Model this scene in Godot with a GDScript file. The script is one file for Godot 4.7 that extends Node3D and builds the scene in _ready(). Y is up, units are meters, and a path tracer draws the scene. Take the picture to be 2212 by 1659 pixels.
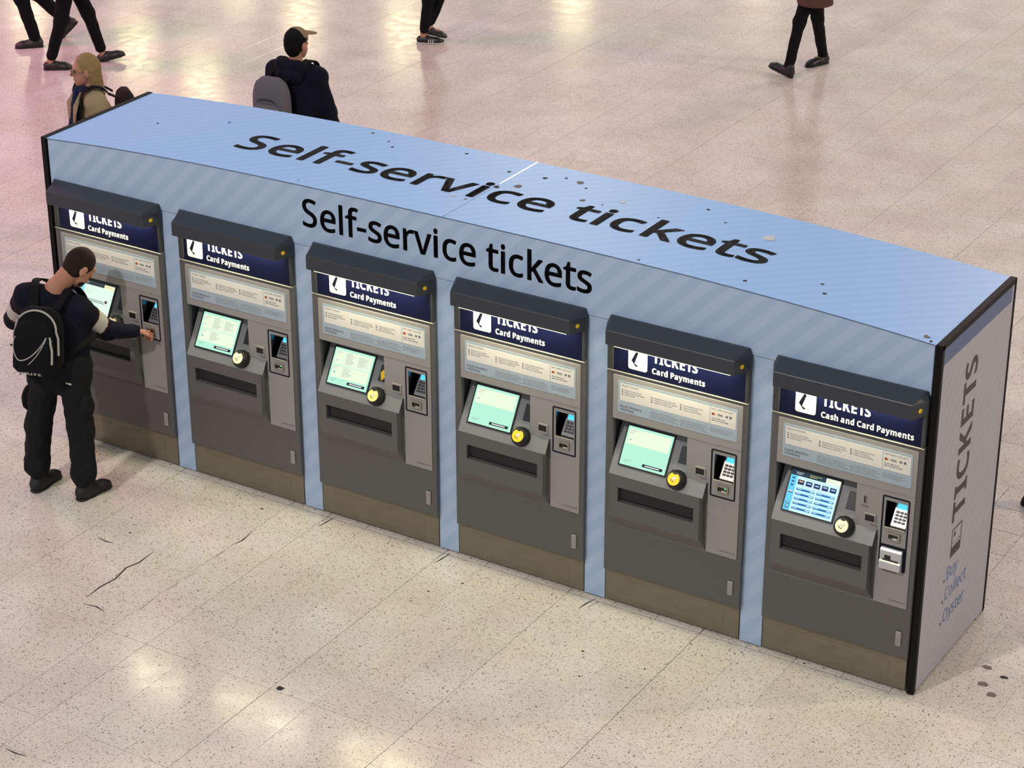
extends Node3D
# Self-service ticket machines in a station concourse, seen from a balcony.
# x runs along the machine fronts, z points towards the viewer, y is up; the floor is y = 0.

var rng := RandomNumberGenerator.new()
var M := {}            # materials by name
var cache := {}        # shared meshes
var used := {}         # names taken at top level

const KIOSK_LENGTH := 5.977
const KIOSK_DEPTH := 1.022
const ROOF_END := 2.062
const ROOF_RISE := 0.085

# ------------------------------------------------------------------ _ready
func _ready() -> void:
	rng.seed = 20240611
	camera_and_light()
	materials()
	build_floor()
	build_added_trusses()
	build_kiosk()
	build_machines()
	build_people()
	build_small_things()
	tidy_levels()

# thing > part > sub-part and no further: what hangs deeper moves up, in place
func move_up(o: Node3D, to: Node3D) -> void:
	var base: String = o.name
	while o.get_parent() != to:
		var p: Node3D = o.get_parent()
		var up: Node3D = p.get_parent()
		o.transform = p.transform * o.transform
		p.remove_child(o)
		o.name = base.rstrip("0123456789")
		up.add_child(o, true)

func tidy_levels() -> void:
	for t in get_children():
		if not t is Node3D or t is Camera3D:
			continue
		for o in t.find_children("*", "Node3D", true, false):
			if String(o.name) in ["notice", "keypad"]:
				move_up(o, t)
		for o in t.find_children("end_print*", "Node3D", true, false):
			for c in o.get_children():
				move_up(c, o.get_parent())
			o.get_parent().remove_child(o)
			o.free()
		for a in t.get_children():
			for b in a.get_children():
				for c in b.get_children():
					move_up(c, a)

func camera_and_light() -> void:
	var cam := Camera3D.new()
	cam.name = "camera"
	cam.position = Vector3(9.6307, 6.8729, 9.9964)
	cam.rotation = Vector3(-0.4481, 0.5545, -0.0022)
	cam.fov = 18.96
	cam.near = 0.1
	cam.far = 200.0
	add_child(cam)
	cam.current = true
	var env := Environment.new()
	env.background_mode = Environment.BG_COLOR
	env.background_color = Color(0.965, 0.975, 0.985)
	env.background_energy_multiplier = 0.60
	env.tonemap_mode = Environment.TONE_MAPPER_LINEAR
	env.tonemap_exposure = 0.94
	env.sdfgi_enabled = true
	env.ssao_enabled = true
	env.ssil_enabled = true
	var we := WorldEnvironment.new()
	we.name = "world_environment"
	we.environment = env
	add_child(we)
	# unseen lamps lighting floor and kiosk; directions follow the floor shadows, fixtures are chosen
	unseen_hall_lamp(Vector3(23.0, 10.5, -13.8), Vector3(5.0, 0, 0), Color(1.0, 0.86, 0.74), 230.0, "unseen warm lamp high on the right behind the kiosk, lighting the floor on the right")
	unseen_hall_lamp(Vector3(2.6, 9.5, -19.0), Vector3(4.0, 0, -3), Color(1.0, 0.86, 0.82), 48.0, "unseen pale pink lamp high behind the kiosk, lighting the floor around it")
	unseen_hall_lamp(Vector3(0.4, 14.0, 13.5), Vector3(3.0, 0, 0), Color(1.0, 0.96, 0.95), 165.0, "unseen white lamp high in front of the kiosk, lighting the front floor")
	unseen_hall_lamp(Vector3(-9.8, 6.0, -2.6), Vector3(-3.0, 0, -3), Color(1.0, 0.42, 0.74), 42.0, "unseen magenta lamp high on the left, tinting the floor there pink", 2.2)
	unseen_hall_lamp(Vector3(-7.0, 9.0, -18.5), Vector3(-1.0, 0, -8), Color(1.0, 0.96, 0.88), 24.0, "unseen cream lamp high at the back left, lighting the far floor")
	# unseen lamps beyond the concourse, placed so the far floor mirrors their streaks
	var order := ["first", "second", "third", "fourth", "fifth", "sixth", "seventh", "eighth"]
	var spots := [Vector3(-16.4, 4.0, -17.0), Vector3(-15.2, 4.0, -21.0), Vector3(-13.6, 4.0, -16.4), Vector3(-12.4, 4.0, -19.1), Vector3(-11.5, 4.0, -15.4), Vector3(-10.6, 4.0, -19.4), Vector3(-9.2, 4.0, -22.4), Vector3(-8.0, 4.0, -27.0)]
	for k in 8:
		unseen_hall_lamp(spots[k], Vector3(0, 0, -1), Color(1.0, 0.95, 0.72), 0.9, "unseen cream lamp at the back mirrored in the far floor, %s from the left" % order[k], 0.5)

func unseen_hall_lamp(at: Vector3, aim: Vector3, tint: Color, energy: float, label: String, wide := 1.0) -> void:
	var t := thing("unseen_lamp", label, "lamp", at, "unseen lamps at the back" if energy < 10.0 else "unseen lamps around the concourse")
	var face := (aim - at).normalized()
	t.basis = Basis.looking_at(face, Vector3.UP)
	var st := tool()
	loft_box(st, Vector3(-0.55 * wide, -0.4 * wide, 0.02), Vector3(0.55 * wide, 0.4 * wide, 0.22), 0.03)
	part(st, "housing", mat("lamp_housing", Color(0.12, 0.12, 0.13), 0.5), t)
	var g := tool()
	loft_box(g, Vector3(-0.5 * wide, -0.35 * wide, 0.0), Vector3(0.5 * wide, 0.35 * wide, 0.02), 0.004)
	var gm := StandardMaterial3D.new()
	gm.albedo_color = tint
	gm.emission_enabled = true
	gm.emission = tint
	gm.emission_energy_multiplier = 3.0
	part(g, "diffuser", gm, t)
	var l := AreaLight3D.new()
	l.name = "glow"
	l.area_size = Vector2(1.0, 0.7) * wide
	l.area_range = 80.0
	l.area_attenuation = 2.0
	l.light_color = tint
	l.light_energy = energy
	l.shadow_enabled = true
	l.position = Vector3(0, 0, -0.02)
	t.add_child(l, true)

# ------------------------------------------------------------------ nodes
func numbered(called: String) -> String:
	if not used.has(called):
		used[called] = 0
		return called
	used[called] += 1
	return "%s_%03d" % [called, used[called]]

func thing(called: String, label: String, category: String, at := Vector3.ZERO, group := "") -> Node3D:
	var o := Node3D.new()
	o.name = numbered(called)
	o.position = at
	add_child(o)
	o.set_meta("label", label)
	o.set_meta("category", category)
	if group != "":
		o.set_meta("group", group)
	return o

func put(mesh: Mesh, called: String, m: Material, parent: Node3D, at := Vector3.ZERO) -> MeshInstance3D:
	var o := MeshInstance3D.new()
	o.name = called
	o.mesh = mesh
	o.material_override = m
	o.position = at
	parent.add_child(o, true)
	return o

func part(st: SurfaceTool, called: String, m: Material, parent: Node3D) -> MeshInstance3D:
	return put(commit(st), called, m, parent)

# ------------------------------------------------------------------ shapes
func tool() -> SurfaceTool:
	var st := SurfaceTool.new()
	st.begin(Mesh.PRIMITIVE_TRIANGLES)
	st.set_smooth_group(-1)
	return st

func commit(st: SurfaceTool) -> ArrayMesh:
	st.generate_normals()
	return st.commit()

# corners run counter-clockwise seen from outside
func tri(st: SurfaceTool, a: Vector3, b: Vector3, c: Vector3) -> void:
	for v in [a, c, b]:
		st.add_vertex(v)

func quad(st: SurfaceTool, a: Vector3, b: Vector3, c: Vector3, d: Vector3) -> void:
	tri(st, a, b, c)
	tri(st, a, c, d)

# a skin over rings of equal size, closed with caps; turned outwards by its volume
func loft(st: SurfaceTool, rings: Array, cap_start := true, cap_end := true) -> void:
	var tris := PackedVector3Array()
	var n: int = rings[0].size()
	for r in rings.size() - 1:
		var p: PackedVector3Array = rings[r]
		var q: PackedVector3Array = rings[r + 1]
		for i in n:
			var j := (i + 1) % n
			tris.append_array(PackedVector3Array([p[i], p[j], q[j], p[i], q[j], q[i]]))
	var ends := []
	if cap_start:
		ends.append([rings[0], true])
	if cap_end:
		ends.append([rings[rings.size() - 1], false])
	for e in ends:
		var ring: PackedVector3Array = e[0]
		var c := Vector3.ZERO
		for v in ring:
			c += v / n
		for i in n:
			var j := (i + 1) % n
			if e[1]:
				tris.append_array(PackedVector3Array([c, ring[j], ring[i]]))
			else:
				tris.append_array(PackedVector3Array([c, ring[i], ring[j]]))
	var middle := Vector3.ZERO
	for v in tris:
		middle += v / tris.size()
	var vol := 0.0
	for i in range(0, tris.size(), 3):
		vol += (tris[i] - middle).dot((tris[i + 1] - middle).cross(tris[i + 2] - middle))
	for i in range(0, tris.size(), 3):
		if vol >= 0.0:
			tri(st, tris[i], tris[i + 1], tris[i + 2])
		else:
			tri(st, tris[i], tris[i + 2], tris[i + 1])

func box(st: SurfaceTool, a: Vector3, b: Vector3) -> void:
	loft(st, [
		PackedVector3Array([Vector3(a.x, a.y, a.z), Vector3(b.x, a.y, a.z), Vector3(b.x, b.y, a.z), Vector3(a.x, b.y, a.z)]),
		PackedVector3Array([Vector3(a.x, a.y, b.z), Vector3(b.x, a.y, b.z), Vector3(b.x, b.y, b.z), Vector3(a.x, b.y, b.z)])])

func oct(a: Vector3, b: Vector3, z: float, inset: float, c: float) -> PackedVector3Array:
	var x0 := a.x + inset
	var x1 := b.x - inset
	var y0 := a.y + inset
	var y1 := b.y - inset
	return PackedVector3Array([Vector3(x0 + c, y0, z), Vector3(x1 - c, y0, z), Vector3(x1, y0 + c, z), Vector3(x1, y1 - c, z), Vector3(x1 - c, y1, z), Vector3(x0 + c, y1, z), Vector3(x0, y1 - c, z), Vector3(x0, y0 + c, z)])

# box with every edge chamfered by c
func loft_box(st: SurfaceTool, a: Vector3, b: Vector3, c: float) -> void:
	loft(st, [oct(a, b, a.z, c, c * 0.5), oct(a, b, a.z + c, 0.0, c), oct(a, b, b.z - c, 0.0, c), oct(a, b, b.z, c, c * 0.5)])

func round_rect(w: float, h: float, r: float, steps := 5) -> PackedVector2Array:
	var out := PackedVector2Array()
	for q in 4:
		var cx := (w / 2 - r) * (1 if q == 0 or q == 3 else -1)
		var cy := (h / 2 - r) * (1 if q < 2 else -1)
		for i in steps + 1:
			var a := PI / 2 * (q + float(i) / steps)
			out.append(Vector2(cx + r * cos(a), cy + r * sin(a)))
	return out

func ring_of(poly: PackedVector2Array, z: float, at := Vector2.ZERO, grow := 1.0) -> PackedVector3Array:
	var out := PackedVector3Array()
	for p in poly:
		out.append(Vector3(at.x + p.x * grow, at.y + p.y * grow, z))
	return out

# rounded plate lying in the xy plane
func plate(st: SurfaceTool, centre: Vector2, size: Vector2, r: float, z0: float, z1: float) -> void:
	var c := minf(0.0012, (z1 - z0) * 0.4)
	var full := round_rect(size.x, size.y, r)
	var small := round_rect(size.x - 2 * c, size.y - 2 * c, maxf(r - c, 0.0005))
	loft(st, [ring_of(full, z0, centre), ring_of(full, z1 - c, centre), ring_of(small, z1, centre)])

# rounded outline, a flat band of width w
func outline(st: SurfaceTool, centre: Vector2, size: Vector2, r: float, w: float, z0: float, z1: float) -> void:
	var o := ring_of(round_rect(size.x, size.y, r), z1, centre)
	var i := ring_of(round_rect(size.x - 2 * w, size.y - 2 * w, maxf(r - w, 0.001)), z1, centre)
	var down := Vector3(0, 0, z0 - z1)
	for k in o.size():
		var j := (k + 1) % o.size()
		quad(st, o[k], o[j], i[j], i[k])
		quad(st, o[k] + down, o[j] + down, o[j], o[k])
		quad(st, i[k], i[j], i[j] + down, i[k] + down)

func lathe(st: SurfaceTool, profile: Array, segments := 28) -> void:   # [[radius, z], ...] round the z axis
	var rings := []
	for p in profile:
		var ring := PackedVector3Array()
		for i in segments:
			var a := TAU * i / segments
			ring.append(Vector3(p[0] * cos(a), p[0] * sin(a), p[1]))
		rings.append(ring)
	loft(st, rings)

# a tube through points
func tube(st: SurfaceTool, pts: Array, r: float, sides := 6) -> void:
	var rings := []
	for i in pts.size():
		var d: Vector3 = (pts[mini(i + 1, pts.size() - 1)] - pts[maxi(i - 1, 0)]).normalized()
		var u := d.cross(Vector3.UP if absf(d.y) < 0.9 else Vector3.RIGHT).normalized()
		var v := d.cross(u).normalized()
		var ring := PackedVector3Array()
		for k in sides:
			var a := TAU * k / sides
			ring.append(pts[i] + (u * cos(a) + v * sin(a)) * r)
		rings.append(ring)
	loft(st, rings)

# ------------------------------------------------------------------ lettering
func word(text: String, bold: bool) -> Array:   # [arrays, aabb relative to the baseline], em = 0.32 m
	var key := text + ("|b" if bold else "|r")
	if not cache.has(key):
		var f := SystemFont.new()
		f.font_names = PackedStringArray(["Droid Sans"])
		f.font_weight = 700 if bold else 400
		var meshes := []
		for s in [text, "H"]:
			var t := TextMesh.new()
			t.font = f
			t.text = s
			t.font_size = 32
			t.pixel_size = 0.01
			t.depth = 0.01
			t.curve_step = 2.0
			t.horizontal_alignment = HORIZONTAL_ALIGNMENT_LEFT
			t.vertical_alignment = VERTICAL_ALIGNMENT_BOTTOM
			meshes.append(t)
		var base: float = meshes[1].get_aabb().position.y
		var box3: AABB = meshes[0].get_aabb()
		cache[key] = [meshes[0].surface_get_arrays(0), box3.position.x, base, box3.size.x]
	return cache[key]

# letters whose left end is at x, baseline at y, stretched to a width and a capital height, standing out by depth
func letters(text: String, bold: bool, x: float, y: float, width: float, cap: float, z: float, depth := 0.0008) -> ArrayMesh:
	var key := "letters|%s|%s|%.4f|%.4f|%.4f|%.4f|%.4f" % [text, bold, x, y, width, cap, z]
	if cache.has(key):
		return cache[key]
	var w := word(text, bold)
	var a: Array = w[0].duplicate()
	var v: PackedVector3Array = a[Mesh.ARRAY_VERTEX].duplicate()
	var sx: float = width / w[3]
	var sy: float = cap / 0.2285
	for i in v.size():
		v[i] = Vector3(x + (v[i].x - w[1]) * sx, y + (v[i].y - w[2]) * sy, z + (v[i].z + 0.005) * depth / 0.01)
	var out := ArrayMesh.new()
	var b := []
	b.resize(Mesh.ARRAY_MAX)
	b[Mesh.ARRAY_VERTEX] = v
	b[Mesh.ARRAY_NORMAL] = a[Mesh.ARRAY_NORMAL]
	b[Mesh.ARRAY_INDEX] = a[Mesh.ARRAY_INDEX]
	out.add_surface_from_arrays(Mesh.PRIMITIVE_TRIANGLES, b)
	cache[key] = out
	return out

# thicker strokes: copies of the word laid over each other a few millimetres apart; place() takes 0..1 along, cap heights up, 0..1 out
func heavy(text: String, more: float, place: Callable, size: Vector2) -> ArrayMesh:
	var w := word(text, false)
	var src: PackedVector3Array = w[0][Mesh.ARRAY_VERTEX]
	var ind: PackedInt32Array = w[0][Mesh.ARRAY_INDEX]
	var v := PackedVector3Array()
	var ii := PackedInt32Array()
	for o in [Vector2(0, 0), Vector2(1, 0), Vector2(-1, 0), Vector2(0, 1), Vector2(0, -1), Vector2(0.7, 0.7), Vector2(-0.7, 0.7), Vector2(0.7, -0.7), Vector2(-0.7, -0.7)]:
		var base := v.size()
		for p in src:
			v.append(place.call((p.x - w[1]) / w[3] + o.x * more / size.x, (p.y - w[2]) / 0.2285 + o.y * more / size.y, (p.z + 0.005) / 0.01))
		for i in ind:
			ii.append(base + i)
	var st := tool()
	for i in ii:
		st.add_vertex(v[i])
	return commit(st)

func natural(text: String, bold: bool, cap: float) -> float:   # width at normal proportions
	return word(text, bold)[3] * cap / 0.2285

# ------------------------------------------------------------------ materials
func mat(called: String, c: Color, rough: float, metal := 0.0) -> StandardMaterial3D:
	if M.has(called):
		return M[called]
	var m := StandardMaterial3D.new()
	m.resource_name = called
	m.albedo_color = c
	m.roughness = rough
	m.metallic = metal
	M[called] = m
	return m

func glowing(called: String, c: Color, energy: float) -> StandardMaterial3D:
	if M.has(called):
		return M[called]
	var m := StandardMaterial3D.new()
	m.resource_name = called
	m.albedo_color = c
	m.emission_enabled = true
	m.emission = c
	m.emission_energy_multiplier = energy
	M[called] = m
	return m

func noise_texture(freq: float, lo: Color, hi: Color, size := 512, kind := FastNoiseLite.TYPE_SIMPLEX, octaves := 4, s := 3) -> NoiseTexture2D:
	var n := FastNoiseLite.new()
	n.noise_type = kind
	n.seed = s
	n.frequency = freq
	n.fractal_octaves = octaves
	var t := NoiseTexture2D.new()
	t.noise = n
	t.seamless = true
	t.width = size
	t.height = size
	var g := Gradient.new()
	g.colors = PackedColorArray([lo, hi])
	g.offsets = PackedFloat32Array([0.2, 0.8])
	t.color_ramp = g
	return t

func striped(called: String, a: Color, b: Color, rough: float, metres: float) -> StandardMaterial3D:
	var n := 256
	var im := Image.create(n, n, false, Image.FORMAT_RGB8)
	for y in n:
		for x in n:
			var p := fposmod(float(x + y) / n, 1.0)
			var edge := clampf((0.25 - absf(p - 0.5)) * 60.0 + 0.5, 0.0, 1.0)
			im.set_pixel(x, y, a.lerp(b, edge))
	var m := mat(called, Color.WHITE, rough)
	m.albedo_texture = ImageTexture.create_from_image(im)
	m.uv1_scale = Vector3(1.0 / metres, 1.0 / metres, 1.0)
	return m

func materials() -> void:
	striped("fascia_vinyl", Color(0.625, 0.705, 0.800), Color(0.590, 0.680, 0.785), 0.42, 0.15)
	striped("roof_vinyl", Color(0.555, 0.715, 0.895), Color(0.535, 0.698, 0.885), 0.42, 0.105)
	striped("side_vinyl", Color(0.640, 0.640, 0.675), Color(0.622, 0.622, 0.658), 0.45, 0.11)
	mat("black_paint", Color(0.03, 0.028, 0.03), 0.55).metallic_specular = 0.3
	mat("print_dark", Color(0.06, 0.055, 0.075), 0.6).metallic_specular = 0.3
	mat("print_plum", Color(0.20, 0.15, 0.17), 0.5)
	mat("print_blue", Color(0.28, 0.40, 0.58), 0.5)
	mat("band_blue", Color(0.30, 0.38, 0.52), 0.45)
	mat("print_grey", Color(0.36, 0.37, 0.39), 0.6)
	mat("print_pale", Color(0.48, 0.52, 0.55), 0.6)
	mat("navy", Color(0.03, 0.05, 0.165), 0.35).metallic_specular = 0.3
	mat("navy_line", Color(0.03, 0.03, 0.10), 0.5).metallic_specular = 0.3
	mat("white_print", Color(0.93, 0.94, 0.90), 0.4)
	mat("notice_blue", Color(0.58, 0.64, 0.68), 0.4)
	mat("notice_white", Color(0.80, 0.79, 0.76), 0.45)
	mat("red_print", Color(0.55, 0.16, 0.14), 0.5)
	mat("amber_print", Color(0.80, 0.52, 0.12), 0.5)
	mat("black_plastic", Color(0.035, 0.035, 0.042), 0.3)
	mat("rubber", Color(0.03, 0.03, 0.033), 0.55)
	mat("hood_plastic", Color(0.165, 0.185, 0.215), 0.38)
	mat("cheek_grey", Color(0.17, 0.175, 0.18), 0.45)
	mat("steel", Color(0.62, 0.61, 0.58), 0.32, 0.85)
	mat("ledge_metal", Color(0.55, 0.54, 0.50), 0.35, 0.3)
	mat("flap_smoke", Color(0.13, 0.13, 0.145), 0.35).metallic_specular = 0.35
	mat("flap_print", Color(0.05, 0.05, 0.075), 0.4)
	mat("yellow_paint", Color(0.90, 0.74, 0.06), 0.4)
	mat("disc_yellow", Color(0.95, 0.78, 0.06), 0.4)
	mat("disc_cream", Color(0.95, 0.90, 0.76), 0.45)
	mat("disc_straw", Color(0.96, 0.88, 0.50), 0.45)
	mat("key_dark", Color(0.16, 0.16, 0.18), 0.4)
	mat("pad_silver", Color(0.74, 0.73, 0.70), 0.35, 0.35)
	mat("pad_graphite", Color(0.44, 0.44, 0.45), 0.35, 0.35)
	mat("recess_black", Color(0.30, 0.31, 0.33), 0.14, 0.9)
	mat("reader_silver", Color(0.72, 0.72, 0.73), 0.35, 0.2)
	# painted steel: a fine orange peel and slight uneven tone
	for p in [["door_paint", Color(0.315, 0.310, 0.303), 0.42], ["face_paint", Color(0.530, 0.524, 0.512), 0.40], ["console_paint", Color(0.335, 0.332, 0.326), 0.40], ["shelf_paint", Color(0.425, 0.435, 0.435), 0.38]]:
		var m := mat(p[0], p[1], p[2])
		m.roughness_texture = noise_texture(0.02, Color(0.92, 0.92, 0.92), Color(1, 1, 1), 256)
		m.uv1_triplanar = true
		m.uv1_scale = Vector3(2, 2, 2)
	var pl := mat("plinth_steel", Color(0.47, 0.44, 0.375), 0.42, 0.35)
	pl.albedo_texture = noise_texture(0.012, Color(0.95, 0.945, 0.93), Color(1, 1, 1), 512, FastNoiseLite.TYPE_SIMPLEX, 5, 9)
	pl.uv1_triplanar = true
	pl.uv1_scale = Vector3(0.8, 2.4, 0.8)
	floor_materials()

func floor_materials() -> void:
	# terrazzo: pale matrix, paler and darker chips of stone
	var n := 1024                                        # 1.15 m
	var noise := FastNoiseLite.new()
	noise.seed = 5
	noise.frequency = 0.05
	noise.fractal_octaves = 4
	var grey := noise.get_seamless_image(n, n)
	var im := Image.create(n, n, false, Image.FORMAT_RGB8)
	var r := RandomNumberGenerator.new()
	r.seed = 77
	for y in n:
		for x in n:
			var g := grey.get_pixel(x, y).r
			var v := 0.955 + 0.07 * (g - 0.5)
			im.set_pixel(x, y, Color(v, v * 0.985, v * 0.955))
	for k in 15000:
		var cx := r.randi() % n
		var cy := r.randi() % n
		var long := r.randf_range(1.2, 5.0) * (1.35 if r.randf() < 0.12 else 1.0)
		var wide := long * r.randf_range(0.3, 0.65)
		var a := r.randf() * TAU
		var roll := r.randf()
		var c := Color(1.0, 0.985, 0.95)
		var cover := 0.75
		if roll > 0.50:
			c = Color(0.78, 0.755, 0.715)
		if roll > 0.75:
			c = Color(0.68, 0.65, 0.60)
		if roll > 0.905:
			c = Color(0.40, 0.36, 0.32)
		var ca := cos(a)
		var sa := sin(a)
		var e := int(ceil(long)) + 1
		for dy in range(-e, e + 1):
			for dx in range(-e, e + 1):
				var u := (dx * ca + dy * sa) / long
				var w := (-dx * sa + dy * ca) / wide
				var d := u * u + w * w
				if d < 1.15:
					var px := posmod(cx + dx, n)
					var py := posmod(cy + dy, n)
					im.set_pixel(px, py, im.get_pixel(px, py).lerp(c, cover * clampf((1.15 - d) * 4.0, 0.0, 1.0)))
	var m := mat("terrazzo", Color(0.865, 0.855, 0.840), 0.21)
	m.albedo_texture = ImageTexture.create_from_image(im)
	m.roughness_texture = noise_texture(0.012, Color(0.72, 0.72, 0.72), Color(1, 1, 1), 512, FastNoiseLite.TYPE_SIMPLEX, 5, 21)
	m.uv1_triplanar = true
	m.uv1_world_triplanar = true
	m.uv1_scale = Vector3(0.87, 0.87, 0.87)
	m.vertex_color_use_as_albedo = true
	m.detail_enabled = true
	m.detail_blend_mode = BaseMaterial3D.BLEND_MODE_MUL
	m.detail_uv_layer = BaseMaterial3D.DETAIL_UV_2
	m.detail_albedo = noise_texture(0.009, Color(0.955, 0.945, 0.935), Color(1, 1, 1), 512, FastNoiseLite.TYPE_SIMPLEX, 5, 33)
	m.uv2_triplanar = true
	m.uv2_world_triplanar = true
	m.uv2_scale = Vector3(0.21, 0.21, 0.21)
	mat("grout", Color(0.24, 0.215, 0.20), 0.9)
	mat("grime", Color(0.12, 0.105, 0.10), 0.7)
	mat("grime_pale", Color(0.42, 0.38, 0.35), 0.7)

# ------------------------------------------------------------------ floor
func tile_mesh(tone: Color) -> ArrayMesh:   # one metre wide, scaled to its place; the top edge is eased
	var st := tool()
	st.set_color(tone)
	var c := 0.0035
	var rings := []
	for q in [[0.5, -0.02], [0.5, -0.0004], [0.5 - c, 0.0]]:
		rings.append(PackedVector3Array([Vector3(-q[0], q[1], -q[0]), Vector3(q[0], q[1], -q[0]), Vector3(q[0], q[1], q[0]), Vector3(-q[0], q[1], q[0])]))
	loft(st, rings, false, true)
	return commit(st)

func build_floor() -> void:
	var f := Node3D.new()
	f.name = "floor"
	f.set_meta("kind", "structure")
	f.set_meta("label", "worn beige terrazzo tile floor of the concourse")
	add_child(f)
	var slab := tool()
	box(slab, Vector3(-22, -0.3, -30), Vector3(24, -0.0035, 16))
	part(slab, "screed", M.grout, f)
	var eye := Vector3(9.6307, 6.8729, 9.9964)
	var look := Basis.from_euler(Vector3(-0.4481, 0.5545, -0.0022)).inverse()
	var x0 := -70
	var x1 := 60
	var z0 := -90
	var z1 := 45
	var gx := {}
	var gz := {}
	for i in range(x0, x1 + 2):
		gx[i] = rng.randf_range(0.0006, 0.0012) + (rng.randf_range(0.0008, 0.0026) if i in [0, 3, 4, 7, 10, 13] or (i < 0 and posmod(i, 4) == 0) else 0.0)
	for i in range(z0, z1 + 2):
		gz[i] = rng.randf_range(0.0006, 0.0012) + (rng.randf_range(0.0008, 0.0026) if i in [0, 4, 5, 8, 9] or (i < -10 and posmod(i, 4) == 0) else 0.0)
	var near := []
	var rest := []
	for i in range(x0, x1):
		for j in range(z0, z1):
			var a := Vector3(0.975 + 0.287 * i + gx[i] / 2, 0, 0.33 + 0.2865 * j + gz[j] / 2)
			var b := Vector3(0.975 + 0.287 * (i + 1) - gx[i + 1] / 2, 0, 0.33 + 0.2865 * (j + 1) - gz[j + 1] / 2)
			var c := (a + b) / 2
			var p := look * (c - eye)
			var seen_x := absf(p.x / p.z)
			var seen_y := absf(p.y / p.z)
			var under := c.x > 0.05 and c.x < 5.9 and c.z < -0.05 and c.z > -2.6
			if seen_x < 0.235 and seen_y < 0.178 and not under and p.z < 0:
				near.append([(c - eye).length(), a, b])
			else:
				rest.append([0.0, a, b])
	near.sort_custom(func(p, q): return p[0] < q[0])
	var tones := []
	var kinds := []
	for k in 7:
		var v := rng.randf_range(0.945, 1.0)
		tones.append(Color(v, v * rng.randf_range(0.975, 1.0), v * rng.randf_range(0.95, 1.0)))
		kinds.append(tile_mesh(tones[k]))
	var joined := tool()
	for k in near.size() + rest.size():
		var q: Array = near[k] if k < near.size() else rest[k - near.size()]
		var a: Vector3 = q[1]
		var b: Vector3 = q[2]
		var kind := rng.randi() % 7
		var lift := rng.randf_range(-0.0004, 0.0)
		if k < 300:
			var o := put(kinds[kind], "tile", M.terrazzo, f, Vector3((a.x + b.x) / 2, lift, (a.z + b.z) / 2))
			o.scale = Vector3(b.x - a.x, 1, b.z - a.z)
		else:
			joined.set_color(tones[kind])
			var e := 0.001
			var y := lift
			var w := Vector3(a.x, y - 0.0004, a.z)
			var s := Vector3(b.x, y - 0.0004, a.z)
			var t := Vector3(b.x, y - 0.0004, b.z)
			var u := Vector3(a.x, y - 0.0004, b.z)
			var iw := Vector3(a.x + e, y, a.z + e)
			var si := Vector3(b.x - e, y, a.z + e)
			var ti := Vector3(b.x - e, y, b.z - e)
			var ui := Vector3(a.x + e, y, b.z - e)
			quad(joined, iw, ui, ti, si)
			if k < near.size():
				var dn := Vector3(0, -0.003, 0)
				for pair in [[w, s, iw, si], [s, t, si, ti], [t, u, ti, ui], [u, w, ui, iw]]:
					quad(joined, pair[2], pair[3], pair[1], pair[0])
					quad(joined, pair[0], pair[1], pair[1] + dn, pair[0] + dn)
	var far := part(joined, "tiles", M.terrazzo, f)
	far.set_meta("kind", "stuff")
	# cracks and worn joints, packed with dirt
	for line in [
		[[1.49, 0.93], [1.50, 1.08], [1.475, 1.17], [1.505, 1.30], [1.49, 1.42], [1.50, 1.55]],
		[[1.845, 0.43], [1.86, 0.55], [1.845, 0.62]], [[1.85, 0.70], [1.845, 0.80]], [[1.86, 1.0], [1.85, 1.09]], [[1.855, 1.14], [1.845, 1.24]], [[1.845, 1.36], [1.855, 1.50]],
		[[1.70, 1.62], [1.62, 1.60], [1.53, 1.615]], [[2.17, 0.02], [2.16, 0.10], [2.15, 0.17]], [[2.14, 0.03], [2.13, 0.11]], [[3.02, 0.02], [3.01, 0.11], [3.0, 0.17]], [[2.985, 0.04], [2.975, 0.12]],
		[[4.02, 0.02], [4.0, 0.10], [3.99, 0.17]], [[4.05, 0.04], [4.03, 0.13]], [[1.09, 0.98], [1.17, 0.99], [1.22, 0.98]], [[2.157, 2.93], [2.23, 2.935], [2.30, 2.925]]]:
		var st := tool()
		var prev := Vector3.ZERO
		for k in line.size() - 1:
			var a := Vector3(line[k][0], 0.0006, line[k][1])
			var b := Vector3(line[k + 1][0], 0.0006, line[k + 1][1])
			var side := (b - a).normalized().cross(Vector3.UP)
			var wa := 0.0014 if k == 0 else 0.0052
			var wb := 0.0014 if k == line.size() - 2 else 0.0052
			quad(st, a - side * wa, b - side * wb, b + side * wb, a + side * wa)
			prev = b
		part(st, "crack", M.grime, f)
	# small chips and stuck dirt on the floor
	var spots := [[3.03, 1.73, 0.030, 0], [4.35, 0.78, 0.010, 0], [4.62, 0.53, 0.009, 0], [4.24, 0.55, 0.011, 0], [3.27, 0.28, 0.010, 0], [3.15, 0.46, 0.010, 0], [1.22, 0.83, 0.013, 0], [1.72, 0.17, 0.013, 0], [1.43, 0.52, 0.009, 0],
		[6.25, -0.30, 0.035, 1], [6.33, -0.42, 0.026, 0], [6.33, -0.22, 0.038, 1], [6.21, -0.47, 0.035, 1], [5.34, 0.02, 0.010, 0], [5.0, 0.10, 0.008, 0], [4.72, 0.17, 0.008, 0]]
	for s in spots:
		var st := tool()
		var ring := PackedVector3Array()
		for i in 9:
			var a := TAU * i / 9
			var rr: float = s[2] * rng.randf_range(0.55, 1.1)
			ring.append(Vector3(s[0] + rr * cos(a), 0.0007, s[1] + rr * 0.75 * sin(a)))
		for i in 9:
			tri(st, Vector3(s[0], 0.0011, s[1]), ring[(i + 1) % 9], ring[i])
		part(st, "dirt_spot", M.grime if s[3] == 0 else M.grime_pale, f)

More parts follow.
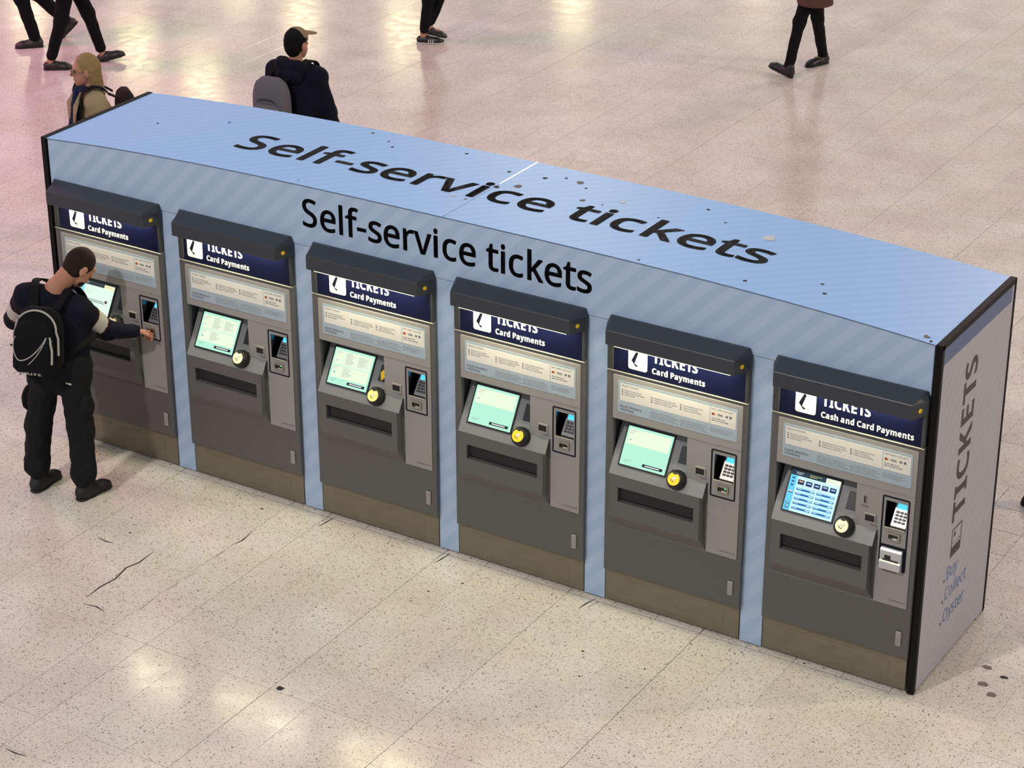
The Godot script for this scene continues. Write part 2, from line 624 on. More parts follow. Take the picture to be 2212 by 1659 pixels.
# ------------------------------------------------------------------ added roof trusses far above the picture, giving the hall height and letting sky in
func build_added_trusses() -> void:
	var c := Node3D.new()
	c.name = "added_ceiling"
	c.set_meta("kind", "structure")
	c.set_meta("label", "added steel trusses standing in for the unseen hall roof")
	add_child(c)
	for i in 6:
		var st := tool()
		var z := -29.0 + 8.8 * i
		box(st, Vector3(-22, 17.0, z - 0.12), Vector3(24, 17.25, z + 0.12))
		box(st, Vector3(-22, 18.3, z - 0.12), Vector3(24, 18.55, z + 0.12))
		for k in 23:
			var x := -22.0 + 2.0 * k
			var a := Vector3(x, 17.2 if k % 2 == 0 else 18.35, z)
			var b := Vector3(x + 2.0, 18.35 if k % 2 == 0 else 17.2, z)
			tube(st, [a, b], 0.07, 5)
		part(st, "truss", mat("truss_paint", Color(0.62, 0.63, 0.62), 0.6), c)

# ------------------------------------------------------------------ kiosk housing
func roof_y(x: float) -> float:
	var t := clampf(absf((x - KIOSK_LENGTH / 2) / (KIOSK_LENGTH / 2)), 0.0, 1.0)
	return ROOF_END + ROOF_RISE * (1.0 - pow(t, 2.9))

func uv_quad(st: SurfaceTool, p: Array, uv: Array) -> void:   # counter-clockwise from outside
	for i in [0, 2, 1, 0, 3, 2]:
		st.set_uv(uv[i])
		st.add_vertex(p[i])

func sheet_front(st: SurfaceTool, xa: float, xb: float, ya: float, yb0: float, yb1: float, z: float) -> void:
	uv_quad(st, [Vector3(xa, ya, z), Vector3(xb, ya, z), Vector3(xb, yb1, z), Vector3(xa, yb0, z)], [Vector2(xa, -ya), Vector2(xb, -ya), Vector2(xb, -yb1), Vector2(xa, -yb0)])

func build_kiosk() -> void:
	var k := thing("kiosk_housing", "long pale blue striped kiosk housing with arched roof around the ticket machines", "kiosk")
	# fascia above the machines, its top edge follows the arch
	var st := tool()
	var steps := 36
	for i in steps:
		var xa := lerpf(0.047, KIOSK_LENGTH - 0.047, float(i) / steps)
		var xb := lerpf(0.047, KIOSK_LENGTH - 0.047, float(i + 1) / steps)
		sheet_front(st, xa, xb, 1.765, roof_y(xa) - 0.003, roof_y(xb) - 0.003, 0.0)
		uv_quad(st, [Vector3(xb, 1.765, -0.018), Vector3(xa, 1.765, -0.018), Vector3(xa, roof_y(xa) - 0.003, -0.018), Vector3(xb, roof_y(xb) - 0.003, -0.018)], [Vector2.ZERO, Vector2.ZERO, Vector2.ZERO, Vector2.ZERO])
		uv_quad(st, [Vector3(xa, 1.765, -0.018), Vector3(xb, 1.765, -0.018), Vector3(xb, 1.765, 0), Vector3(xa, 1.765, 0)], [Vector2(xa, 0), Vector2(xb, 0), Vector2(xb, 0), Vector2(xa, 0)])
	part(st, "fascia_panel", M.fascia_vinyl, k)
	# panels between the machines
	for i in 5:
		var s := tool()
		var xa := i + 0.930
		var xb := i + 1.064
		sheet_front(s, xa, xb, 0.008, 1.762, 1.762, -0.0015)
		for e in [[xa, -1.0], [xb, 1.0]]:
			var p := [Vector3(e[0], 0.008, -0.0015), Vector3(e[0], 0.008, -0.03), Vector3(e[0], 1.762, -0.03), Vector3(e[0], 1.762, -0.0015)]
			if e[1] < 0:
				p.reverse()
			uv_quad(s, p, [Vector2(e[0], 0), Vector2(e[0] + 0.03, 0), Vector2(e[0] + 0.03, -1.76), Vector2(e[0], -1.76)])
		uv_quad(s, [Vector3(xb, 0.008, -0.03), Vector3(xa, 0.008, -0.03), Vector3(xa, 1.762, -0.03), Vector3(xb, 1.762, -0.03)], [Vector2.ZERO, Vector2.ZERO, Vector2.ZERO, Vector2.ZERO])
		part(s, "pillar_panel", M.fascia_vinyl, k)
	# the arched roof, two sheets that meet in the middle
	for half in 2:
		var r := tool()
		r.set_smooth_group(1)
		var a0 := 0.04 if half == 0 else KIOSK_LENGTH / 2 + 0.0015
		var a1 := KIOSK_LENGTH / 2 - 0.0015 if half == 0 else KIOSK_LENGTH - 0.04
		for i in 20:
			var xa := lerpf(a0, a1, i / 20.0)
			var xb := lerpf(a0, a1, (i + 1) / 20.0)
			var ya := roof_y(xa)
			var yb := roof_y(xb)
			var front := 0.004
			var back := -KIOSK_DEPTH
			r.set_smooth_group(1)
			uv_quad(r, [Vector3(xa, ya, front), Vector3(xb, yb, front), Vector3(xb, yb, back), Vector3(xa, ya, back)], [Vector2(xa, front), Vector2(xb, front), Vector2(xb, back), Vector2(xa, back)])
			r.set_smooth_group(-1)
			for z in [front, back]:
				var p := [Vector3(xa, ya - 0.003, z), Vector3(xb, yb - 0.003, z), Vector3(xb, yb, z), Vector3(xa, ya, z)]
				if z < 0:
					p.reverse()
				uv_quad(r, p, [Vector2(xa, 0), Vector2(xb, 0), Vector2(xb, 0), Vector2(xa, 0)])
			uv_quad(r, [Vector3(xa, ya - 0.003, back), Vector3(xb, yb - 0.003, back), Vector3(xb, yb - 0.003, front), Vector3(xa, ya - 0.003, front)], [Vector2(xa, 0), Vector2(xb, 0), Vector2(xb, 1), Vector2(xa, 1)])
		part(r, "roof_panel", M.roof_vinyl, k)
	var seam := tool()
	var mid := KIOSK_LENGTH / 2
	box(seam, Vector3(mid - 0.006, roof_y(mid) - 0.002, -KIOSK_DEPTH), Vector3(mid + 0.006, roof_y(mid) + 0.0015, -0.60))  # white strip painted for the bright reflection in the gap between the sheets
	part(seam, "seam_glint", mat("seam_white", Color(0.93, 0.96, 0.95), 0.25), k)
	# thin aluminium angle along the front edge of the roof
	var edge := tool()
	for i in 36:
		var xa := lerpf(0.05, KIOSK_LENGTH - 0.05, i / 36.0)
		var xb := lerpf(0.05, KIOSK_LENGTH - 0.05, (i + 1) / 36.0)
		quad(edge, Vector3(xa, roof_y(xa) - 0.0065, 0.0045), Vector3(xb, roof_y(xb) - 0.0065, 0.0045), Vector3(xb, roof_y(xb) - 0.0025, 0.0045), Vector3(xa, roof_y(xa) - 0.0025, 0.0045))
	part(edge, "edge_angle", mat("edge_dark", Color(0.30, 0.33, 0.38), 0.5), k)
	var bk := tool()
	for i in 24:
		var xa := lerpf(0.047, KIOSK_LENGTH - 0.047, i / 24.0)
		var xb := lerpf(0.047, KIOSK_LENGTH - 0.047, (i + 1) / 24.0)
		uv_quad(bk, [Vector3(xb, 0.008, -KIOSK_DEPTH + 0.004), Vector3(xa, 0.008, -KIOSK_DEPTH + 0.004), Vector3(xa, roof_y(xa) - 0.004, -KIOSK_DEPTH + 0.004), Vector3(xb, roof_y(xb) - 0.004, -KIOSK_DEPTH + 0.004)], [Vector2(xb, 0), Vector2(xa, 0), Vector2(xa, -2), Vector2(xb, -2)])
		uv_quad(bk, [Vector3(xa, 0.008, -KIOSK_DEPTH + 0.02), Vector3(xb, 0.008, -KIOSK_DEPTH + 0.02), Vector3(xb, roof_y(xb) - 0.004, -KIOSK_DEPTH + 0.02), Vector3(xa, roof_y(xa) - 0.004, -KIOSK_DEPTH + 0.02)], [Vector2(xa, 0), Vector2(xb, 0), Vector2(xb, -2), Vector2(xa, -2)])
	part(bk, "back_panel", M.fascia_vinyl, k)
	for e in 2:
		end_wall(k, e == 1)
	# big lettering: on the fascia and lying on the roof
	put(heavy("Self-service tickets", 0.0030, func(x, y, up): return Vector3(2.009 + x * 1.940, 1.889 + y * 0.164, up * 0.0012), Vector2(1.948, 0.172)), "lettering", M.print_dark, k)
	var lying := put(heavy("Self-service tickets", 0.0065, func(x, y, up): return Vector3(1.245 + x * 3.555, roof_y(1.245 + x * 3.555) + 0.0004 + up * 0.0008, -0.338 - y * 0.240), Vector2(3.575, 0.245)), "lettering", M.print_dark, k)
	lying.set_meta("label", "large dark words lying on the roof")
	# bird droppings and dirt on the roof
	var marks := [[2.93, -0.80, 0.016, 0], [3.16, -0.82, 0.018, 0], [3.27, -0.88, 0.011, 0], [3.45, -0.80, 0.012, 0], [3.10, -0.62, 0.026, 1], [3.38, -0.86, 0.028, 1], [3.00, -0.55, 0.022, 0], [3.53, -0.62, 0.024, 1], [3.74, -0.72, 0.024, 2], [3.66, -0.62, 0.008, 0],
		[2.95, -0.29, 0.014, 1], [2.86, -0.30, 0.018, 2], [4.20, -0.88, 0.013, 0], [4.37, -0.76, 0.010, 0], [4.02, -0.62, 0.008, 0], [4.67, -0.70, 0.045, 2], [4.82, -0.10, 0.014, 0], [5.17, -0.30, 0.014, 0], [5.23, -0.20, 0.014, 0], [5.86, -0.05, 0.026, 1], [5.90, -0.015, 0.014, 0],
		[0.52, -0.50, 0.010, 0], [0.93, -0.70, 0.012, 0], [1.85, -0.95, 0.014, 0], [2.02, -0.87, 0.011, 0], [2.10, -0.80, 0.012, 0], [1.30, -0.50, 0.008, 0], [1.95, -0.05, 0.006, 0], [4.22, -0.03, 0.01, 0], [2.55, -0.93, 0.016, 0]]
	for s in marks:
		var t := tool()
		var ring := PackedVector3Array()
		var y := roof_y(s[0])
		for i in 9:
			var a := TAU * i / 9
			var rr: float = s[2] * rng.randf_range(0.5, 1.1)
			ring.append(Vector3(s[0] + rr * cos(a), y + 0.0011, s[1] + rr * sin(a)))
		for i in 9:
			tri(t, Vector3(s[0], y + 0.0022, s[1]), ring[(i + 1) % 9], ring[i])
		part(t, "dirt_spot", [M.grime, M.grime_pale, mat("dropping_pale", Color(0.72, 0.74, 0.75), 0.6)][s[3]], k)

func end_wall(k: Node3D, right: bool) -> void:
	var xo := KIOSK_LENGTH if right else 0.0          # outer face
	var s := 1.0 if right else -1.0
	var xi := xo - s * 0.0395
	var frame := tool()
	var lo := minf(xo, xi)
	var hi := maxf(xo, xi)
	var top := ROOF_END + 0.006
	loft_box(frame, Vector3(lo, 0.004, -0.022), Vector3(hi, top, 0.012), 0.003)
	loft_box(frame, Vector3(lo, 0.004, -KIOSK_DEPTH - 0.006), Vector3(hi, top, -KIOSK_DEPTH + 0.018), 0.003)
	loft_box(frame, Vector3(lo, top - 0.03, -KIOSK_DEPTH), Vector3(hi, top + 0.001, 0.011), 0.003)
	part(frame, "end_frame", M.black_paint, k)
	var board := tool()
	var x := xo - s * 0.004
	var za := -0.022
	var zb := -KIOSK_DEPTH + 0.018
	var corners := [Vector3(x, 0.012, za), Vector3(x, 0.012, zb), Vector3(x, top - 0.03, zb), Vector3(x, top - 0.03, za)]
	var uvs := [Vector2(0, 0), Vector2(za - zb, 0), Vector2(za - zb, -2.05), Vector2(0, -2.05)]
	if not right:
		corners.reverse()
		uvs.reverse()
	uv_quad(board, corners, uvs)
	corners.reverse()
	uvs.reverse()
	for i in 4:
		corners[i] -= Vector3(s * 0.02, 0, 0)
	uv_quad(board, corners, uvs)
	var face := part(board, "end_panel", M.side_vinyl, k)
	# printed band, words and ticket sign; the plane's own axes: across = towards the back, up = up
	var pl := Node3D.new()
	pl.name = "end_print"
	pl.position = Vector3(x, 0, 0)
	pl.rotation.y = PI / 2 * s
	face.add_child(pl)
	var band := tool()
	plate(band, Vector2(0.5 * s, 1.99), Vector2(0.955, 0.092), 0.001, 0.0, 0.0008)
	part(band, "blue_band", M.band_blue, pl)
	if not right:
		return
	# the word runs upwards
	var big := put(letters("TICKETS", true, 0.878, -0.535, 0.945, 0.172, 0.0, 0.0008), "lettering", M.print_plum, pl)
	big.rotation.z = PI / 2
	big.position = Vector3(0, 0, 0)
	var icon := tool()
	# ticket sign: an outlined ticket with a dark stub, lying on its side like the word
	outline(icon, Vector2(0.455, 0.768), Vector2(0.142, 0.125), 0.008, 0.009, 0.0, 0.0008)
	plate(icon, Vector2(0.452, 0.682), Vector2(0.142, 0.050), 0.004, 0.0, 0.0008)
	for q in 4:
		plate(icon, Vector2(0.415 + 0.028 * q, 0.735), Vector2(0.012, 0.008), 0.002, 0.0, 0.0008)
	plate(icon, Vector2(0.425, 0.79), Vector2(0.022, 0.03), 0.004, 0.0, 0.0008)
	part(icon, "ticket_emblem", M.print_plum, pl)
	for row in [["Buy", 0.53, 0.155], ["Collect", 0.40, 0.305], ["Oyster", 0.262, 0.305]]:
		put(letters(row[0], false, 0.355, row[1], row[2], 0.078, 0.0, 0.0008), "lettering", M.print_blue, pl)
		var dot := tool()
		plate(dot, Vector2(0.325, row[1] + 0.012), Vector2(0.016, 0.022), 0.007, 0.0, 0.0008)
		part(dot, "bullet", M.print_plum, pl)

# ------------------------------------------------------------------ ticket machines
func shared(key: String, f: Callable) -> ArrayMesh:
	if not cache.has(key):
		var st := tool()
		f.call(st)
		cache[key] = commit(st)
	return cache[key]

# prism along x: profile of (z, y); points in front of the door are drawn in at the right end
func prism(st: SurfaceTool, ua: float, ub: float, profile: Array) -> void:
	var rings := []
	for e in [[ua, 0.008], [ub, -0.024]]:
		var ring := PackedVector3Array()
		for p in profile:
			var lean: float = clampf((p[0] - 0.03) / 0.048, 0.0, 1.0) * e[1]
			ring.append(Vector3(e[0] + (lean if e[0] < 0.06 or e[0] > 0.64 else 0.0), p[1], p[0]))
		rings.append(ring)
	loft(st, rings)

func slope_z(y: float) -> float:
	return 0.03 + (0.958 - y) * 0.575

func build_machines() -> void:
	var labels := [
		"ticket machine at the far left end, being used by the man with the black backpack",
		"ticket machine second from the left, with a text-filled green screen and white knob",
		"ticket machine third from the left, with yellow and black arrow sticker by its screen",
		"ticket machine fourth from the left, right of the yellow-stickered one, yellow knob",
		"ticket machine fifth from the left, next to the cash and card machine, yellow knob",
		"cash and card ticket machine at the right end with blue menu screen"]
	var discs := ["disc_cream", "disc_cream", "disc_straw", "disc_yellow", "disc_yellow", "disc_cream"]
	for i in 6:
		machine(i, labels[i], discs[i])

func machine(i: int, label: String, disc: String) -> void:
	var t := thing("ticket_machine", label, "ticket machine", Vector3(i + 0.066, 0, 0), "ticket machines in the blue kiosk")
	var cash := i == 5
	put(shared("cabinet", func(st):
		box(st, Vector3(0.003, 0.225, -0.62), Vector3(0.858, 1.74, -0.145))
		box(st, Vector3(0.003, 0.225, -0.145), Vector3(0.044, 1.74, 0.0))
		box(st, Vector3(0.817, 0.225, -0.145), Vector3(0.858, 1.74, 0.0))
		box(st, Vector3(0.044, 1.70, -0.145), Vector3(0.817, 1.74, 0.0))
		), "cabinet", M.cheek_grey, t)
	put(shared("plinth", func(st):
		loft_box(st, Vector3(0.003, 0.013, -0.6), Vector3(0.858, 0.224, 0.001), 0.002)
		box(st, Vector3(0.02, 0.0, -0.58), Vector3(0.84, 0.02, -0.03))
		), "plinth", M.plinth_steel, t)
	put(shared("plinth_cover", func(st):
		plate(st, Vector2(0.4335, 0.1085), Vector2(0.647, 0.119), 0.002, 0.001, 0.0026)
		), "plinth_cover", M.plinth_steel, t)
	var door := put(shared("door", func(st):
		box(st, Vector3(0.007, 0.225, 0.0), Vector3(0.05, 1.484, 0.03))
		loft_box(st, Vector3(0.007, 0.225, 0.001), Vector3(0.868, 0.53, 0.0302), 0.004)
		box(st, Vector3(0.05, 0.53, 0.0), Vector3(0.84, 0.70, 0.03))
		box(st, Vector3(0.515, 0.70, 0.0), Vector3(0.672, 1.21, 0.03))
		box(st, Vector3(0.672, 0.70, 0.0), Vector3(0.812, 0.98, 0.03))
		box(st, Vector3(0.672, 1.152, 0.0), Vector3(0.812, 1.21, 0.03))
		box(st, Vector3(0.812, 0.70, 0.0), Vector3(0.84, 1.21, 0.03))
		box(st, Vector3(0.05, 1.21, 0.0), Vector3(0.84, 1.484, 0.03))
		box(st, Vector3(0.84, 0.53, 0.0), Vector3(0.868, 1.484, 0.03))
		), "door", M.door_paint, t)
	put(shared("handle", func(st):
		loft_box(st, Vector3(0.793, 0.296, 0.030), Vector3(0.827, 0.386, 0.040), 0.004)
		), "handle", M.face_paint, door)
	# pale upper panel with the printed notice
	var upper := put(shared("upper_panel", func(st):
		plate(st, Vector2(0.445, 1.334), Vector2(0.79, 0.268), 0.006, 0.03, 0.0355)
		), "upper_panel", M.face_paint, t)
	notice(upper, cash)
	# payment panel: right-hand column and the part beside the screen, open behind the keypad
	var pay := put(shared("payment_panel", func(st):
		var z0 := 0.03
		var z1 := 0.0345
		box(st, Vector3(0.515, 0.958, z0), Vector3(0.652, 1.199, z1))
		box(st, Vector3(0.652, 0.53, z0), Vector3(0.84, 0.99, z1))
		box(st, Vector3(0.652, 0.99, z0), Vector3(0.683, 1.199, z1))
		box(st, Vector3(0.802, 0.99, z0), Vector3(0.84, 1.199, z1))
		box(st, Vector3(0.683, 1.146, z0), Vector3(0.802, 1.199, z1))
		), "payment_panel", M.face_paint, t)
	payment(pay, i, cash)
	# console below the screen
	var con := put(shared("console", func(st):
		var zf := 0.078
		prism(st, 0.05, 0.648, [[-0.14, 0.80], [zf, 0.80], [zf, 0.876], [slope_z(1.199), 1.199], [-0.14, 1.199]])
		prism(st, 0.05, 0.648, [[-0.14, 0.535], [0.03, 0.535], [zf, 0.61], [zf, 0.709], [-0.14, 0.709]])
		prism(st, 0.05, 0.113, [[-0.14, 0.709], [zf, 0.709], [zf, 0.80], [-0.14, 0.80]])
		prism(st, 0.588, 0.648, [[-0.14, 0.709], [zf, 0.709], [zf, 0.80], [-0.14, 0.80]])
		prism(st, 0.113, 0.588, [[-0.14, 0.709], [0.03, 0.709], [0.03, 0.80], [-0.14, 0.80]])
		), "console", M.console_paint, t)
	put(shared("ticket_flap", func(st):
		box(st, Vector3(0.115, 0.722, 0.052), Vector3(0.586, 0.799, 0.056))
		), "ticket_flap", M.flap_smoke, con)
	var word_on_flap := "Tickets & change" if cash else "Tickets"
	var ww := natural(word_on_flap, true, 0.022)
	put(letters(word_on_flap, true, 0.35 - ww / 2, 0.748, ww, 0.022, 0.056), "lettering", M.flap_print, con)
	# everything on the sloping face: its own axes at the middle of the screen
	var tilt := Node3D.new()
	tilt.name = "screen_unit"
	tilt.position = Vector3(0.247, 1.028, slope_z(1.028))
	tilt.rotation.x = -atan(0.575)
	t.add_child(tilt)
	put(shared("slope_skin", func(st):
		plate(st, Vector2(0.101, 0.0025), Vector2(0.586, 0.358), 0.004, 0.0002, 0.0015)
		), "slope_plate", M.shelf_paint, tilt)
	put(shared("bezel", func(st):
		plate(st, Vector2.ZERO, Vector2(0.303, 0.238), 0.008, 0.0015, 0.008)
		), "bezel", M.black_plastic, tilt)
	var q := QuadMesh.new()
	q.size = Vector2(0.284, 0.219)
	put(q, "screen", screen_material(i), tilt, Vector3(0, 0, 0.0084))
	put(shared("scanner_plate", func(st):
		plate(st, Vector2(0.226, 0.012), Vector2(0.118, 0.152), 0.008, 0.0015, 0.006)
		), "scanner_plate", M.shelf_paint, tilt)
	put(shared("scanner_window", func(st):
		plate(st, Vector2(0.228, 0.028), Vector2(0.056, 0.098), 0.004, 0.006, 0.009)
		), "scanner_window", M.black_plastic, tilt)
	if i == 2:
		var sk := tool()
		loft(sk, [PackedVector3Array([Vector3(0.206, 0.03, 0.009), Vector3(0.222, -0.018, 0.009), Vector3(0.254, 0.02, 0.009), Vector3(0.242, 0.075, 0.009)]), PackedVector3Array([Vector3(0.206, 0.03, 0.0098), Vector3(0.222, -0.018, 0.0098), Vector3(0.254, 0.02, 0.0098), Vector3(0.242, 0.075, 0.0098)])])
		var sticker := part(sk, "arrow_sticker", M.yellow_paint, tilt)
		sticker.set_meta("label", "yellow arrow sticker on the black scanner window")
	# the round knob at the lower right corner of the screen
	var knob := put(shared("knob", func(st):
		lathe(st, [[0.056, 0.0], [0.0565, 0.012], [0.054, 0.03], [0.046, 0.046], [0.041, 0.052], [0.036, 0.053]])
		), "knob", M.rubber, tilt, Vector3(0.222, -0.113, 0.0015))
	put(shared("knob_disc", func(st):
		var ring := PackedVector3Array()
		var up := PackedVector3Array()
		for a in 28:
			var ang := TAU * a / 28
			var rr := 0.036 - (0.009 if absf(ang - PI / 2) < 0.30 else 0.0)
			ring.append(Vector3(rr * cos(ang), rr * sin(ang), 0.053))
			up.append(Vector3(rr * cos(ang), rr * sin(ang), 0.0545))
		loft(st, [ring, up])
		), "knob_disc", M[disc], knob)
	put(shared("knob_arrow", func(st):
		var pts := []
		for a in 9:
			var ang := PI + 0.15 + 1.7 * a / 8.0
			pts.append(Vector3(0.016 * cos(ang), 0.002 + 0.016 * sin(ang), 0.0545))
		tube(st, pts, 0.0022, 5)
		), "knob_arrow", mat("arrow_grey", Color(0.34, 0.32, 0.28), 0.6), knob)
	put(shared("knob_arrowhead", func(st):
		ring_print(st, PackedVector2Array([Vector2(-0.013, 0.004), Vector2(0.004, -0.010), Vector2(0.020, 0.016), Vector2(0.004, 0.013)]), Vector2.ZERO, 0.0545, 0.0558)
		), "knob_arrowhead", M.notice_white, knob)
	# lit sign under the hood
	put(shared("cheek_wide", func(st): loft_box(st, Vector3(0.007, 1.492, 0.0), Vector3(0.047, 1.70, 0.034), 0.004)), "sign_cheek", M.cheek_grey, t)
	put(shared("cheek_narrow", func(st): loft_box(st, Vector3(0.846, 1.492, 0.0), Vector3(0.867, 1.70, 0.034), 0.004)), "sign_cheek", M.cheek_grey, t)
	var sign := put(shared("sign_panel", func(st):
		box(st, Vector3(0.047, 1.492, 0.004), Vector3(0.846, 1.70, 0.030))
		), "sign_panel", M.navy, t)
	var shift := -0.062 if i == 1 else 0.0             # one sign is printed further to the left
	put(letters("TICKETS", true, 0.288 + shift, 1.590, 0.272, 0.058, 0.030, 0.001), "lettering", M.white_print, sign)
	if cash:
		put(letters("Cash and Card Payments", true, 0.286, 1.521, 0.518, 0.034, 0.030, 0.001), "lettering", M.white_print, sign)
	else:
		put(letters("Card Payments", true, 0.285 + shift, 1.524, 0.322, 0.034, 0.030, 0.001), "lettering", M.white_print, sign)
	var em := put(shared("emblem", func(st):
		plate(st, Vector2(0.196, 1.585), Vector2(0.117, 0.128), 0.014, 0.030, 0.031)
		), "emblem", M.white_print, sign, Vector3(shift, 0, 0))
	put(shared("emblem_print", func(st):
		# a ticket pair, the rear one dark, tilted
		var dark := PackedVector2Array([Vector2(-0.009, 0.050), Vector2(-0.037, -0.008), Vector2(-0.009, -0.042), Vector2(0.004, -0.035), Vector2(-0.019, -0.023), Vector2(0.0055, 0.046)])
		ring_print(st, dark, Vector2(0.194, 1.582), 0.031, 0.0317)
		outline_poly(st, PackedVector2Array([Vector2(0.0055, 0.044), Vector2(0.040, 0.027), Vector2(0.0165, -0.042), Vector2(-0.019, -0.023)]), Vector2(0.194, 1.582), 0.0016, 0.031, 0.0317)
		for d in 4:
			plate(st, Vector2(0.192 + 0.009 * d, 1.590 - 0.0045 * d), Vector2(0.003, 0.0025), 0.001, 0.031, 0.0317)
		), "emblem_print", M.navy_line, em)
	put(shared("ledge", func(st):
		loft_box(st, Vector3(0.007, 1.485, 0.0), Vector3(0.868, 1.491, 0.0375), 0.002)
		), "ledge", M.ledge_metal, t)
	var hood := put(shared("hood", func(st):
		var outer := func(y: float, grow: float) -> PackedVector3Array:
			return PackedVector3Array([Vector3(0.001 - grow, y, 0.002), Vector3(0.001 - grow, y, 0.030), Vector3(0.048, y, 0.130 + grow), Vector3(0.822, y, 0.130 + grow), Vector3(0.869 + grow, y, 0.030), Vector3(0.869 + grow, y, 0.002)])
		var top := PackedVector3Array([Vector3(0.012, 1.803, 0.004), Vector3(0.014, 1.803, 0.012), Vector3(0.030, 1.803, 0.022), Vector3(0.832, 1.803, 0.022), Vector3(0.850, 1.803, 0.012), Vector3(0.852, 1.803, 0.004)])
		loft(st, [outer.call(1.682, -0.002), outer.call(1.685, 0.0), outer.call(1.764, 0.0), outer.call(1.767, -0.002), top])
		box(st, Vector3(0.020, 1.765, 0.002), Vector3(0.846, 1.790, 0.012))
		), "hood", M.hood_plastic, t)
	put(shared("hood_button", func(st):
		lathe(st, [[0.0125, 0.0], [0.0125, 0.001], [0.0112, 0.0016]], 20)
		), "hood_button", M.yellow_paint, hood, Vector3(0.845, 1.722, 0.0812)).rotation.y = 1.13
	# lamp strip below the hood
	var drop := 0.0035 if i in [2, 3, 4] else 0.0015
	var lamp := tool()
	var shine := 0.0 if i in [2, 3, 4] else -0.03
	loft_box(lamp, Vector3(0.10, 1.682 - drop, 0.062 + shine), Vector3(0.80, 1.684, 0.127 + shine), 0.0006)
	part(lamp, "lamp_strip", glowing("lamp_strip", Color(1.0, 0.96, 0.78), 2.6), hood)
	var l := AreaLight3D.new()
	l.name = "lamp_glow"
	l.area_size = Vector2(0.68, 0.05)
	l.area_range = 30.0
	l.area_attenuation = 2.0
	l.light_color = Color(1.0, 0.97, 0.80)
	l.light_energy = 0.52
	l.shadow_enabled = true
	l.rotation.x = -PI / 2
	l.position = Vector3(0.45, 1.682 - drop - 0.003, 0.09 + shine)
	hood.add_child(l, true)

func ring_print(st: SurfaceTool, poly: PackedVector2Array, at: Vector2, z0: float, z1: float) -> void:
	var idx := Geometry2D.triangulate_polygon(poly)
	for k in range(0, idx.size(), 3):
		var a := poly[idx[k]] + at
		var b := poly[idx[k + 1]] + at
		var c := poly[idx[k + 2]] + at
		if (b - a).cross(c - a) < 0:
			var s := b
			b = c
			c = s
		tri(st, Vector3(a.x, a.y, z1), Vector3(b.x, b.y, z1), Vector3(c.x, c.y, z1))

func outline_poly(st: SurfaceTool, poly: PackedVector2Array, at: Vector2, w: float, z0: float, z1: float) -> void:
	for k in poly.size():
		var a := poly[k] + at
		var b := poly[(k + 1) % poly.size()] + at
		var n := (b - a).normalized().orthogonal() * w / 2
		ring_print(st, PackedVector2Array([a - n, b - n, b + n, a + n]), Vector2.ZERO, z0, z1)

func bars(st: SurfaceTool, rows: Array, h: float, z0: float, z1: float) -> void:   # lines of print too small to read: [x, y, width]
	for r in rows:
		var w: float = r[2]
		var x: float = r[0]
		var g := RandomNumberGenerator.new()
		g.seed = int(absf(r[0] * 7919 + r[1] * 104729))
		while w > 0.004:
			var n := minf(w, g.randf_range(0.008, 0.026))
			plate(st, Vector2(x + n / 2, r[1]), Vector2(n, h), h * 0.3, z0, z1)
			x += n + 0.004
			w -= n + 0.004

